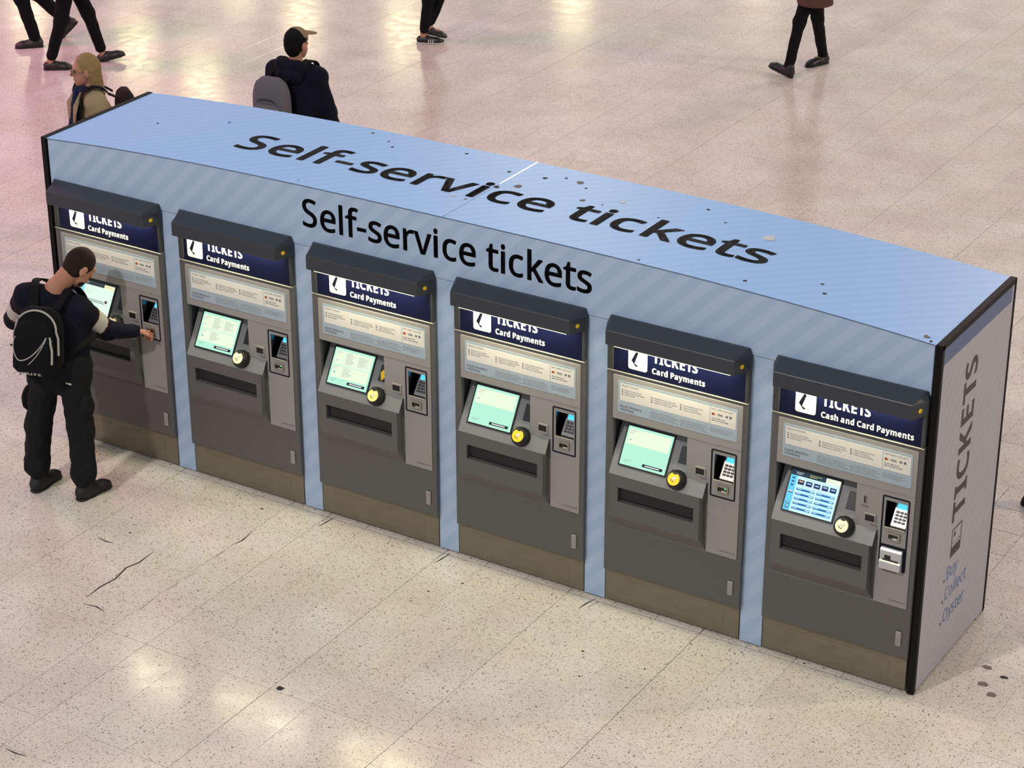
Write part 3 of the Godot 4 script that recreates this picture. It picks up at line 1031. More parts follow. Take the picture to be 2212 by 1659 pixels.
func notice(parent: Node3D, cash: bool) -> void:
	var z := 0.0355
	var n := put(shared("notice", func(st):
		plate(st, Vector2(0.4455, 1.344), Vector2(0.731, 0.192), 0.008, z, z + 0.0008)
		), "notice", M.notice_blue, parent)
	var z2 := z + 0.0008
	put(shared("notice_field", func(st):
		plate(st, Vector2(0.3695, 1.372), Vector2(0.551, 0.104), 0.003, z2, z2 + 0.0004)
		plate(st, Vector2(0.7255, 1.372), Vector2(0.153, 0.104), 0.003, z2, z2 + 0.0004)
		), "notice_field", M.notice_white, n)
	var z3 := z2 + 0.0004
	put(letters("SELECT TICKET", false, 0.103, 1.4085, 0.106, 0.0085, z3, 0.0004), "lettering", M.print_grey, n)
	put(letters("PAY AND COLLECT", false, 0.657, 1.4085, 0.130, 0.0085, z3, 0.0004), "lettering", M.print_grey, n)
	put(letters("South Western", true, 0.093, 1.280, 0.136, 0.0145, z2, 0.0004), "lettering", M.print_grey, n)
	put(letters("Railway", true, 0.110, 1.261, 0.072, 0.0145, z2, 0.0004), "lettering", M.print_grey, n)
	put(letters("VISA", true, 0.690, 1.378, 0.033, 0.011, z3, 0.0004), "lettering", M.navy_line, n)
	var rows := [["Print and collect tickets", 0.122, 1.383, 0.105], ["Railcard discounted tickets", 0.122, 1.370, 0.124], ["Season tickets", 0.122, 1.357, 0.064],
		["Off-peak and 1st & 2nd class", 0.304, 1.380, 0.135], ["Tickets from another station", 0.304, 1.367, 0.142], ["Tickets for another day", 0.304, 1.354, 0.112],
		["Travel updates and PAYG", 0.482, 1.383, 0.118], ["London travelcards", 0.482, 1.370, 0.093], ["Collect pre-paid tickets", 0.482, 1.357, 0.113]]
	for r in rows:
		put(letters(r[0], false, r[1], r[2], r[3], 0.0068, z3, 0.0004), "lettering", M.print_grey, n)
	put(shared("notice_bullets", func(st):
		for r in rows:
			plate(st, Vector2(r[1] - 0.013, r[2] + 0.003), Vector2(0.009, 0.008), 0.003, z3, z3 + 0.0004)
		bars(st, [[0.657, 1.358, 0.085], [0.657, 1.346, 0.10]], 0.0045, z3, z3 + 0.0004)
		plate(st, Vector2(0.747, 1.384), Vector2(0.014, 0.012), 0.002, z3, z3 + 0.0004)
		plate(st, Vector2(0.770, 1.384), Vector2(0.014, 0.014), 0.002, z3, z3 + 0.0004)
		), "small_print", M.print_grey, n)
	put(shared("card_mark_red", func(st): plate(st, Vector2(0.664, 1.383), Vector2(0.015, 0.015), 0.0074, z3, z3 + 0.0004)), "card_mark", M.red_print, n)
	put(shared("card_mark_amber", func(st): plate(st, Vector2(0.672, 1.383), Vector2(0.012, 0.014), 0.0059, z3, z3 + 0.0003)), "card_mark", M.amber_print, n)
	put(shared("brand_mark", func(st): bars(st, [[0.094, 1.265, 0.012], [0.094, 1.270, 0.012]], 0.003, z2, z2 + 0.0004)), "small_print", M.print_grey, n)
	put(shared("notice_paragraphs", func(st):
		for k in 6:
			bars(st, [[0.283, 1.300 - 0.0075 * k, 0.155 + 0.02 * (k % 3)]], 0.0038, z2, z2 + 0.0004)
			bars(st, [[0.472, 1.300 - 0.0075 * k, 0.145 + 0.012 * (k % 3)]], 0.0038, z2, z2 + 0.0004)
		for k in 4:
			bars(st, [[0.652, 1.300 - 0.0075 * k, 0.13 - 0.02 * (k % 2)]], 0.0038, z2, z2 + 0.0004)
		), "small_print", M.print_pale, n)

func payment(pay: Node3D, i: int, cash: bool) -> void:
	var z := 0.0345
	var low := 0.744 if cash else 0.886
	var frame := tool()
	outline(frame, Vector2(0.740, (1.174 + low) / 2), Vector2(0.153, 1.174 - low), 0.010, 0.008, z, z + 0.002)
	if cash:
		plate(frame, Vector2(0.740, 0.818), Vector2(0.150, 0.140), 0.008, z, z + 0.0018)
	part(frame, "navy_frame", M.navy_line, pay)
	# keypad in a dark recess
	var rec := put(shared("keypad_recess", func(st):
		var a := Vector2(0.683, 0.99)
		var b := Vector2(0.802, 1.146)
		var zb := -0.085
		quad(st, Vector3(a.x, a.y, zb), Vector3(b.x, a.y, zb), Vector3(b.x, b.y, zb), Vector3(a.x, b.y, zb))
		quad(st, Vector3(a.x, a.y, z), Vector3(a.x, a.y, zb), Vector3(a.x, b.y, zb), Vector3(a.x, b.y, z))
		quad(st, Vector3(b.x, a.y, zb), Vector3(b.x, a.y, z), Vector3(b.x, b.y, z), Vector3(b.x, b.y, zb))
		quad(st, Vector3(a.x, b.y, zb), Vector3(b.x, b.y, zb), Vector3(b.x, b.y, z), Vector3(a.x, b.y, z))
		quad(st, Vector3(a.x, a.y, z), Vector3(b.x, a.y, z), Vector3(b.x, a.y, zb), Vector3(a.x, a.y, zb))
		), "keypad_recess", M.recess_black, pay)
	var pad := Node3D.new()
	pad.name = "keypad"
	pad.position = Vector3(0.752, 0.994, 0.022)
	pad.rotation.x = -0.62
	pay.add_child(pad)
	put(shared("keypad_body", func(st):
		loft_box(st, Vector3(-0.045, 0.0, -0.012), Vector3(0.045, 0.135, 0.0), 0.004)
		), "keypad_body", M.pad_silver if cash or i == 4 else M.pad_graphite, pad)
	for r in 4:
		for c in 3:
			put(shared("key", func(st): loft_box(st, Vector3(-0.009, -0.006, 0.0), Vector3(0.009, 0.006, 0.005), 0.0022)), "key", M.key_dark, pad, Vector3(-0.022 + 0.022 * c, 0.028 + 0.0175 * r, 0.0))
	put(shared("keypad_display", func(st): plate(st, Vector2(0.0, 0.115), Vector2(0.066, 0.034), 0.004, 0.0, 0.0025)), "keypad_display", glowing("keypad_display", Color(0.32, 0.78, 1.0), 1.25), pad)
	var sill := put(shared("recess_sill", func(st): loft_box(st, Vector3(0.681, 0.984, 0.03), Vector3(0.800, 0.991, 0.040), 0.002)), "recess_sill", M.ledge_metal, pay)
	# slot for the bank card
	put(shared("card_slot", func(st):
		outline(st, Vector2(0.7395, 0.9425), Vector2(0.072, 0.047), 0.005, 0.010, z, z + 0.010)
		loft_box(st, Vector3(0.735, 0.926, z + 0.001), Vector3(0.766, 0.938, z + 0.014), 0.003)
		), "card_slot", M.steel, pay)
	put(shared("card_mouth", func(st): plate(st, Vector2(0.7395, 0.9425), Vector2(0.054, 0.030), 0.003, z, z + 0.0012)), "card_mouth", M.black_plastic, pay)
	if i == 1 or i == 4:
		put(shared("ready_lamp", func(st): plate(st, Vector2(0.757, 0.951), Vector2(0.006, 0.005), 0.002, z + 0.0012, z + 0.012)), "ready_lamp", glowing("ready_lamp", Color(0.35, 1.0, 0.45), 1.4), pay)
	# reader beside the screen
	put(shared("card_reader", func(st):
		outline(st, Vector2(0.602, 1.0165), Vector2(0.066, 0.053), 0.004, 0.007, z, z + 0.009)
		), "card_reader", M.face_paint, pay)
	put(shared("reader_mouth", func(st):
		plate(st, Vector2(0.602, 1.0165), Vector2(0.053, 0.040), 0.002, z, z + 0.002)
		loft_box(st, Vector3(0.592, 1.013, z + 0.002), Vector3(0.612, 1.019, z + 0.005), 0.001)
		), "reader_mouth", M.black_plastic, pay)
	put(letters("Cards", true, 0.603, 0.970, 0.044, 0.0125, z), "lettering", M.print_grey, pay)
	put(letters("Scheidt&Bachmann", false, 0.735, 0.5585, 0.085, 0.007, z), "lettering", M.print_grey, pay)
	put(shared("maker_mark", func(st): lathe(st, [[0.0045, 0.0], [0.0045, 0.0008]], 12)), "maker_mark", M.print_grey, pay, Vector3(0.826, 0.562, z))
	if cash:
		put(shared("coin_slot", func(st): outline(st, Vector2(0.566, 1.118), Vector2(0.017, 0.048), 0.003, 0.004, z, z + 0.004)), "coin_slot", M.steel, pay)
		put(shared("coin_mouth", func(st): plate(st, Vector2(0.566, 1.118), Vector2(0.009, 0.040), 0.001, z, z + 0.001)), "coin_mouth", M.black_plastic, pay)
		put(letters("Coins", true, 0.543, 1.073, 0.044, 0.0125, z), "lettering", M.print_grey, pay)
		var ob := put(shared("smartcard_box", func(st):
			prism2(st, 0.679, 0.798, [[z, 0.748], [z + 0.020, 0.748], [z + 0.034, 0.758], [z + 0.034, 0.800], [z + 0.022, 0.806], [z + 0.024, 0.862], [z + 0.016, 0.872], [z, 0.872]])
			), "smartcard_reader", M.reader_silver, pay)
		put(shared("smartcard_mouth", func(st):
			loft_box(st, Vector3(0.705, 0.812, z + 0.020), Vector3(0.740, 0.838, z + 0.0245), 0.001)
			loft_box(st, Vector3(0.695, 0.806, z + 0.021), Vector3(0.782, 0.814, z + 0.0255), 0.001)
			), "smartcard_mouth", M.black_plastic, ob)
		put(letters("Smartcards", true, 0.690, 0.727, 0.082, 0.010, z), "lettering", M.print_grey, pay)

func prism2(st: SurfaceTool, ua: float, ub: float, profile: Array) -> void:
	var a := PackedVector3Array()
	var b := PackedVector3Array()
	for p in profile:
		a.append(Vector3(ua, p[1], p[0]))
		b.append(Vector3(ub, p[1], p[0]))
	loft(st, [a, b])

# what each screen shows
func screen_material(i: int) -> StandardMaterial3D:
	var key: String = ["screen_form", "screen_lists", "screen_lists", "screen_idle", "screen_idle", "screen_menu"][i]
	if M.has(key):
		return M[key]
	var w := 512
	var h := 384
	var im := Image.create(w, h, false, Image.FORMAT_RGB8)
	var mint := Color(0.70, 0.93, 0.83)
	var cream := Color(0.90, 0.95, 0.84)
	var dark := Color(0.06, 0.07, 0.12)
	var print := Color(0.60, 0.66, 0.62)
	var r := RandomNumberGenerator.new()
	r.seed = 11 + i
	var lines := func(x: int, y: int, wide: int, n: int, step: int, c: Color) -> void:
		for k in n:
			var x2 := x
			var stop: int = x + int(wide * r.randf_range(0.55, 1.0))
			while x2 < stop:
				var n2 := r.randi_range(8, 26)
				im.fill_rect(Rect2i(x2, y + k * step, mini(n2, stop - x2), 4), c)
				x2 += n2 + 4
	if i == 5:
		im.fill(Color(0.80, 0.96, 0.97))
		im.fill_rect(Rect2i(0, 0, w, 48), Color(0.09, 0.20, 0.27))
		im.fill_rect(Rect2i(360, 0, 152, 48), Color(0.93, 0.98, 0.88))
		im.fill_rect(Rect2i(0, 48, 70, h - 48), Color(0.40, 0.80, 0.97))
		lines.call(50, 14, 96, 2, 14, Color.WHITE)
		lines.call(190, 14, 130, 2, 14, Color(0.95, 0.93, 0.45))
		lines.call(376, 14, 110, 2, 12, Color(0.70, 0.78, 0.66))
		for k in 3:
			im.fill_rect(Rect2i(20, 66 + 34 * k, 26, 16), Color(0.10, 0.30, 0.48))
		im.fill_rect(Rect2i(14, 196, 46, 12), Color(0.9, 0.86, 0.9))
		im.fill_rect(Rect2i(14, 208, 46, 8), Color(0.12, 0.10, 0.28))
		for k in 2:
			im.fill_rect(Rect2i(16, 300 + 38 * k, 40, 26), Color(0.20, 0.42, 0.52))
			im.fill_rect(Rect2i(24, 304 + 38 * k, 24, 12), Color(0.70, 0.90, 0.92))
		for k in 5:
			im.fill_rect(Rect2i(84 + 84 * k, 78, 66, 46), Color(0.10, 0.16, 0.38))
			im.fill_rect(Rect2i(96 + 84 * k, 88 + 3 * (k % 3), 42, 12), Color(0.90, 0.75, 0.45) if k == 0 else Color(0.62, 0.80, 0.90))
		lines.call(130, 60, 300, 1, 10, Color(0.62, 0.75, 0.75))
		lines.call(130, 138, 300, 1, 10, Color(0.62, 0.75, 0.75))
		for row in 5:
			for c in 2:
				var x := 86 + 212 * c
				var y := 154 + 45 * row
				im.fill_rect(Rect2i(x, y, 192, 10), Color(0.45, 0.72, 0.88))
				im.fill_rect(Rect2i(x, y + 10, 192, 12), Color(0.12, 0.26, 0.55))
				im.fill_rect(Rect2i(x, y + 22, 192, 10), Color(0.60, 0.90, 1.0))
				im.fill_rect(Rect2i(x + 8, y + 8, 46, 6), Color(0.80, 0.95, 1.0))
				im.fill_rect(Rect2i(x + 142, y + 8, 42, 9), Color(0.80, 0.95, 1.0))
	elif i == 0:
		im.fill(Color(0.86, 0.97, 0.90))
		im.fill_rect(Rect2i(0, 0, w, 44), Color(0.16, 0.22, 0.24))
		im.fill_rect(Rect2i(360, 6, 152, 44), Color(0.95, 0.94, 0.76))
		im.fill_rect(Rect2i(0, 44, 84, h - 44), Color(0.55, 0.87, 0.95))
		lines.call(40, 14, 100, 2, 14, Color.WHITE)
		lines.call(380, 18, 110, 2, 12, Color(0.75, 0.75, 0.62))
		lines.call(110, 84, 160, 3, 22, Color(0.70, 0.80, 0.76))
		im.fill_rect(Rect2i(90, 196, 320, 6), Color(0.10, 0.13, 0.30))
		im.fill_rect(Rect2i(90, 214, 320, 6), Color(0.10, 0.13, 0.30))
		im.fill_rect(Rect2i(410, 166, 50, 84), Color(0.90, 0.90, 0.86))
		im.fill_rect(Rect2i(418, 178, 34, 30), Color(0.28, 0.20, 0.24))
	else:
		im.fill(mint)
		im.fill_rect(Rect2i(22, 24, w - 44, 150), cream)
		im.fill_rect(Rect2i(18, 24, 4, 150), mint.lerp(Color.WHITE, 0.5))
		lines.call(36, 40, 74, 1, 20, print * 0.75)
		lines.call(36, 62, 44, 1, 20, print * 0.75)
		for k in 14:                                       # tick
			im.fill_rect(Rect2i(44 + k, 126 + k if k < 5 else 136 - k, 6, 7), Color(0.38, 0.72, 0.80))
		if key == "screen_lists":
			im.fill_rect(Rect2i(22, 182, w - 44, 130), cream)
			lines.call(36, 196, 96, 1, 20, print * 0.75)
			lines.call(36, 218, 44, 1, 20, print * 0.75)
			for k in 18:
				im.fill_rect(Rect2i(44 + k, 246 + k, 6, 6), Color(0.38, 0.72, 0.80))
				im.fill_rect(Rect2i(62 - k, 246 + k, 6, 6), Color(0.38, 0.72, 0.80))
			lines.call(160, 40, 130, 11, 11, print)
			lines.call(320, 48, 130, 10, 11, print)
			lines.call(160, 194, 120, 9, 11, print)
		lines.call(34, 330, 110, 1, 14, print * 0.85)
		lines.call(34, 346, 70, 1, 14, print * 0.85)
		im.fill_rect(Rect2i(250, 332, 228, 28), dark)
		im.fill_rect(Rect2i(280, 341, 160, 9), Color.WHITE)
	var m := mat(key, Color(0.02, 0.02, 0.02), 0.15)
	m.emission_enabled = true
	m.emission = Color.BLACK
	m.emission_texture = ImageTexture.create_from_image(im)
	m.emission_energy_multiplier = 1.15
	return m

# ------------------------------------------------------------------ soft bodies: smooth union of tapered capsules and ellipsoids, meshed as surface nets
func cap(a: Vector3, b: Vector3, ra: float, rb: float) -> Array:
	return [0, a, b, ra, rb]

func ell(c: Vector3, radii: Vector3, axes := Basis.IDENTITY) -> Array:
	return [1, c, radii, axes.inverse(), maxf(radii.x, maxf(radii.y, radii.z))]

func skin_new() -> Dictionary:
	return {"v": PackedVector3Array(), "n": PackedVector3Array(), "i": PackedInt32Array()}

func blob(out: Dictionary, prims: Array, cell: float, k: float, cuts := [], folds := 0.0, fold_size := 0.12) -> void:
	var lo := Vector3.ONE * 1e9
	var hi := Vector3.ONE * -1e9
	for p in prims:
		if p[0] == 0:
			for e in [[p[1], p[3]], [p[2], p[4]]]:
				lo = lo.min(e[0] - Vector3.ONE * e[1])
				hi = hi.max(e[0] + Vector3.ONE * e[1])
		else:
			lo = lo.min(p[1] - Vector3.ONE * p[4])
			hi = hi.max(p[1] + Vector3.ONE * p[4])
	var pad := cell * 3.0 + folds * 2.0
	lo -= Vector3.ONE * pad
	hi += Vector3.ONE * pad
	var nx := int((hi.x - lo.x) / cell) + 2
	var ny := int((hi.y - lo.y) / cell) + 2
	var nz := int((hi.z - lo.z) / cell) + 2
	var f := PackedFloat32Array()
	f.resize(nx * ny * nz)
	f.fill(1000.0)
	var reach := k + cell * 2.0 + folds
	for p in prims:
		var a: Vector3 = p[1]
		var kind: int = p[0]
		var b := a
		var ra := 0.0
		var rb := 0.0
		var big := 0.0
		var radii := Vector3.ONE
		var inv := Basis.IDENTITY
		if kind == 0:
			b = p[2]
			ra = p[3]
			rb = p[4]
			big = maxf(ra, rb)
		else:
			radii = p[2]
			inv = p[3]
			big = p[4]
		var r2 := radii * radii
		var ab := b - a
		var l2 := maxf(ab.length_squared(), 1e-9)
		var l := (a.min(b) - Vector3.ONE * (big + reach) - lo) / cell
		var h := (a.max(b) + Vector3.ONE * (big + reach) - lo) / cell
		var ix0 := maxi(0, int(l.x))
		var ix1 := mini(nx - 1, int(h.x) + 1)
		for iz in range(maxi(0, int(l.z)), mini(nz - 1, int(h.z) + 1) + 1):
			for iy in range(maxi(0, int(l.y)), mini(ny - 1, int(h.y) + 1) + 1):
				var row := (iz * ny + iy) * nx
				for ix in range(ix0, ix1 + 1):
					var q := lo + Vector3(ix, iy, iz) * cell
					var d := 0.0
					if kind == 0:
						var t := clampf((q - a).dot(ab) / l2, 0.0, 1.0)
						d = (q - a - ab * t).length() - (ra + (rb - ra) * t)
					else:
						var w := inv * (q - a)
						var k0 := (w / radii).length()
						var k1 := (w / r2).length()
						d = k0 * (k0 - 1.0) / k1 if k1 > 1e-6 else -big
					var old := f[row + ix]
					if old > 900.0:
						f[row + ix] = d
					else:
						var m := clampf(0.5 + 0.5 * (old - d) / k, 0.0, 1.0)
						f[row + ix] = old + (d - old) * m - k * m * (1.0 - m)
	if folds > 0.0 or cuts.size() > 0:
		var noise := FastNoiseLite.new()
		noise.seed = 4
		noise.frequency = 1.0 / fold_size
		noise.fractal_octaves = 2
		for iz in nz:
			for iy in ny:
				var row := (iz * ny + iy) * nx
				for ix in nx:
					var d := f[row + ix]
					if d < 900.0:
						var q := lo + Vector3(ix, iy, iz) * cell
						if folds > 0.0 and absf(d) < reach:
							d += folds * noise.get_noise_3d(q.x, q.y * 0.8, q.z)
						for c in cuts:
							d = maxf(d, c.distance_to(q))
						f[row + ix] = d
	# one vertex in each cell that the surface crosses
	var at := PackedInt32Array()
	at.resize(f.size())
	at.fill(-1)
	var v := PackedVector3Array()
	var n := PackedVector3Array()
	var idx := PackedInt32Array()
	var base: int = out.v.size()
	var off := [0, 1, nx, nx + 1, nx * ny, nx * ny + 1, nx * ny + nx, nx * ny + nx + 1]
	var corner := [Vector3(0, 0, 0), Vector3(1, 0, 0), Vector3(0, 1, 0), Vector3(1, 1, 0), Vector3(0, 0, 1), Vector3(1, 0, 1), Vector3(0, 1, 1), Vector3(1, 1, 1)]
	var edges := [[0, 1], [2, 3], [4, 5], [6, 7], [0, 2], [1, 3], [4, 6], [5, 7], [0, 4], [1, 5], [2, 6], [3, 7]]
	var limit := cell * 2.5
	for iz in nz - 1:
		for iy in ny - 1:
			var row := (iz * ny + iy) * nx
			for ix in nx - 1:
				var i := row + ix
				if absf(f[i]) > limit:
					continue
				var inside := 0
				for o in off:
					if f[i + o] < 0.0:
						inside += 1
				if inside == 0 or inside == 8:
					continue
				var sum := Vector3.ZERO
				var count := 0
				for e in edges:
					var fa := f[i + off[e[0]]]
					var fb := f[i + off[e[1]]]
					if (fa < 0.0) != (fb < 0.0):
						sum += corner[e[0]].lerp(corner[e[1]], fa / (fa - fb))
						count += 1
				at[i] = base + v.size()
				v.append(lo + (Vector3(ix, iy, iz) + sum / count) * cell)
				var g := Vector3.ZERO
				for c in 8:
					var val := clampf(f[i + off[c]], -limit, limit)
					g += (corner[c] * 2.0 - Vector3.ONE) * val
				n.append(g.normalized())
	var sy := nx
	var sz := nx * ny
	for iz in range(1, nz - 1):
		for iy in range(1, ny - 1):
			var row := (iz * ny + iy) * nx
			for ix in range(1, nx - 1):
				var i := row + ix
				if at[i] < 0 and absf(f[i]) > limit:
					continue
				var neg := f[i] < 0.0
				for axis in 3:
					var step: int = [1, sy, sz][axis]
					if neg == (f[i + step] < 0.0):
						continue
					var u: int = [sy, sz, 1][axis]
					var w: int = [sz, 1, sy][axis]
					var c0 := at[i - u - w]
					var c1 := at[i - w]
					var c2 := at[i]
					var c3 := at[i - u]
					if c0 < 0 or c1 < 0 or c2 < 0 or c3 < 0:
						continue
					if neg:
						idx.append_array(PackedInt32Array([c0, c2, c1, c0, c3, c2]))
					else:
						idx.append_array(PackedInt32Array([c0, c1, c2, c0, c2, c3]))
	out.v = out.v + v
	out.n = out.n + n
	out.i = out.i + idx

func body_mesh(s: Dictionary, shift: Vector3) -> ArrayMesh:
	var v: PackedVector3Array = s.v
	for i in v.size():
		v[i] -= shift
	var b := []
	b.resize(Mesh.ARRAY_MAX)
	b[Mesh.ARRAY_VERTEX] = v
	b[Mesh.ARRAY_NORMAL] = s.n
	b[Mesh.ARRAY_INDEX] = s.i
	var m := ArrayMesh.new()
	m.add_surface_from_arrays(Mesh.PRIMITIVE_TRIANGLES, b)
	return m

func soft(called: String, prims: Array, cell: float, k: float, m: Material, parent: Node3D, cuts := [], folds := 0.0, fold_size := 0.12) -> MeshInstance3D:
	var s := skin_new()
	blob(s, prims, cell, k, cuts, folds, fold_size)
	var top: Node3D = parent
	while top.get_parent() != self:
		top = top.get_parent()
	return put(body_mesh(s, top.position), called, m, parent)

func cloth(called: String, c: Color, sheen := 0.25) -> StandardMaterial3D:
	if M.has(called):
		return M[called]
	var m := mat(called, c, 0.9)
	m.metallic_specular = 0.25
	m.rim_enabled = true
	m.rim = sheen
	m.rim_tint = 0.7
	m.heightmap_enabled = false
	return m

func head_prims(c: Vector3, f: Vector3, u: Vector3) -> Array:
	var r := f.cross(u).normalized()
	var ax := Basis(r, u, f)
	return [
		ell(c + u * 0.025 - f * 0.012, Vector3(0.074, 0.096, 0.094), ax),
		ell(c - u * 0.045 + f * 0.026, Vector3(0.057, 0.076, 0.064), ax),
		cap(c - u * 0.100 + f * 0.058, c - u * 0.098 + f * 0.066, 0.022, 0.020),
		cap(c + f * 0.088 + u * 0.010, c + f * 0.108 - u * 0.024, 0.008, 0.013),
		cap(c + f * 0.076 + u * 0.026 - r * 0.034, c + f * 0.076 + u * 0.026 + r * 0.034, 0.013, 0.013),
		ell(c + f * 0.086 - u * 0.060, Vector3(0.024, 0.010, 0.010), ax),
		ell(c + r * 0.077 - u * 0.008 - f * 0.008, Vector3(0.010, 0.032, 0.019), ax),
		ell(c - r * 0.077 - u * 0.008 - f * 0.008, Vector3(0.010, 0.032, 0.019), ax)]

func hand_prims(w: Vector3, d: Vector3, palm: Vector3, thumb: float, curl: float) -> Array:
	d = d.normalized()
	palm = (palm - d * palm.dot(d)).normalized()
	var s := d.cross(palm).normalized() * thumb
	var out := [cap(w, w + d * 0.02, 0.025, 0.025)]
	var lengths := [0.85, 1.0, 0.95, 0.75]
	for k in 4:
		var side: float = 0.027 - 0.018 * k
		var a := w + d * 0.02 + s * side * 0.8
		var b := w + d * 0.088 + s * side
		out.append(cap(a, b, 0.014, 0.011))
		var dir := d
		var p := b
		for j in 3:
			dir = (dir.rotated(d.cross(palm).normalized(), curl * (0.7 if j == 0 else 1.0))).normalized()
			var e: Vector3 = p + dir * [0.038, 0.026, 0.020][j] * lengths[k]
			out.append(cap(p, e, 0.0092 - 0.0006 * j, 0.0088 - 0.0008 * j))
			p = e
	var t0 := w + d * 0.025 + s * 0.026
	var t1 := t0 + (d * 0.6 + s * 0.65 + palm * 0.35).normalized() * 0.042
	var t2 := t1 + (d * 0.85 + s * 0.2 + palm * 0.4).normalized() * 0.032
	out.append(cap(t0, t1, 0.014, 0.011))
	out.append(cap(t1, t2, 0.0105, 0.0088))
	return out

# thigh and shank of given lengths; the knee bends towards "ahead"
func knee(hip: Vector3, ankle: Vector3, ahead: Vector3, la: float, lb: float) -> Vector3:
	var d := ankle - hip
	var l := minf(d.length(), la + lb - 0.001)
	var x := (la * la - lb * lb + l * l) / (2.0 * l)
	var h := sqrt(maxf(0.0, la * la - x * x))
	var dn := d.normalized()
	var side := (ahead - dn * ahead.dot(dn)).normalized()
	return hip + dn * x + side * h

# a shoe round an ankle; dir is where the toes point, up the leg's side of the foot
func shoe(parent: Node3D, ankle: Vector3, dir: Vector3, pitch: float, m: Material, sole: Material, low := false, cell := 0.009) -> MeshInstance3D:
	var flat := Vector3(dir.x, 0, dir.z).normalized()
	var right := flat.cross(Vector3.UP).normalized()
	var d := flat.rotated(right, pitch)
	var u := right.cross(d).normalized()
	var h := ankle - u * 0.085                         # under the ankle, on the sole
	var ax := Basis(right, u, d * -1.0)
	var prims := [
		cap(h - d * 0.035 + u * 0.042, h + d * 0.03 + u * 0.045, 0.038, 0.040),
		cap(h + d * 0.03 + u * 0.042, h + d * 0.125 + u * 0.030, 0.042, 0.041),
		ell(h + d * 0.150 + u * 0.026, Vector3(0.043, 0.030, 0.055), ax)]
	if not low:
		prims.append(cap(h - d * 0.02 + u * 0.05, h - d * 0.012 + u * 0.092, 0.042, 0.044))
	var bottom := Plane(-u, (h + u * 0.012).dot(-u))
	var o := soft("shoe", prims, cell, 0.03, m, parent, [bottom])
	var sp := [cap(h - d * 0.036 + u * 0.006, h + d * 0.03 + u * 0.006, 0.040, 0.038), cap(h + d * 0.03 + u * 0.006, h + d * 0.14 + u * 0.006, 0.040, 0.046), ell(h + d * 0.155 + u * 0.006, Vector3(0.044, 0.02, 0.056), ax)]
	soft("sole", sp, cell, 0.02, sole, o, [Plane(-u, h.dot(-u)), Plane(u, (h + u * 0.018).dot(u))])
	return o

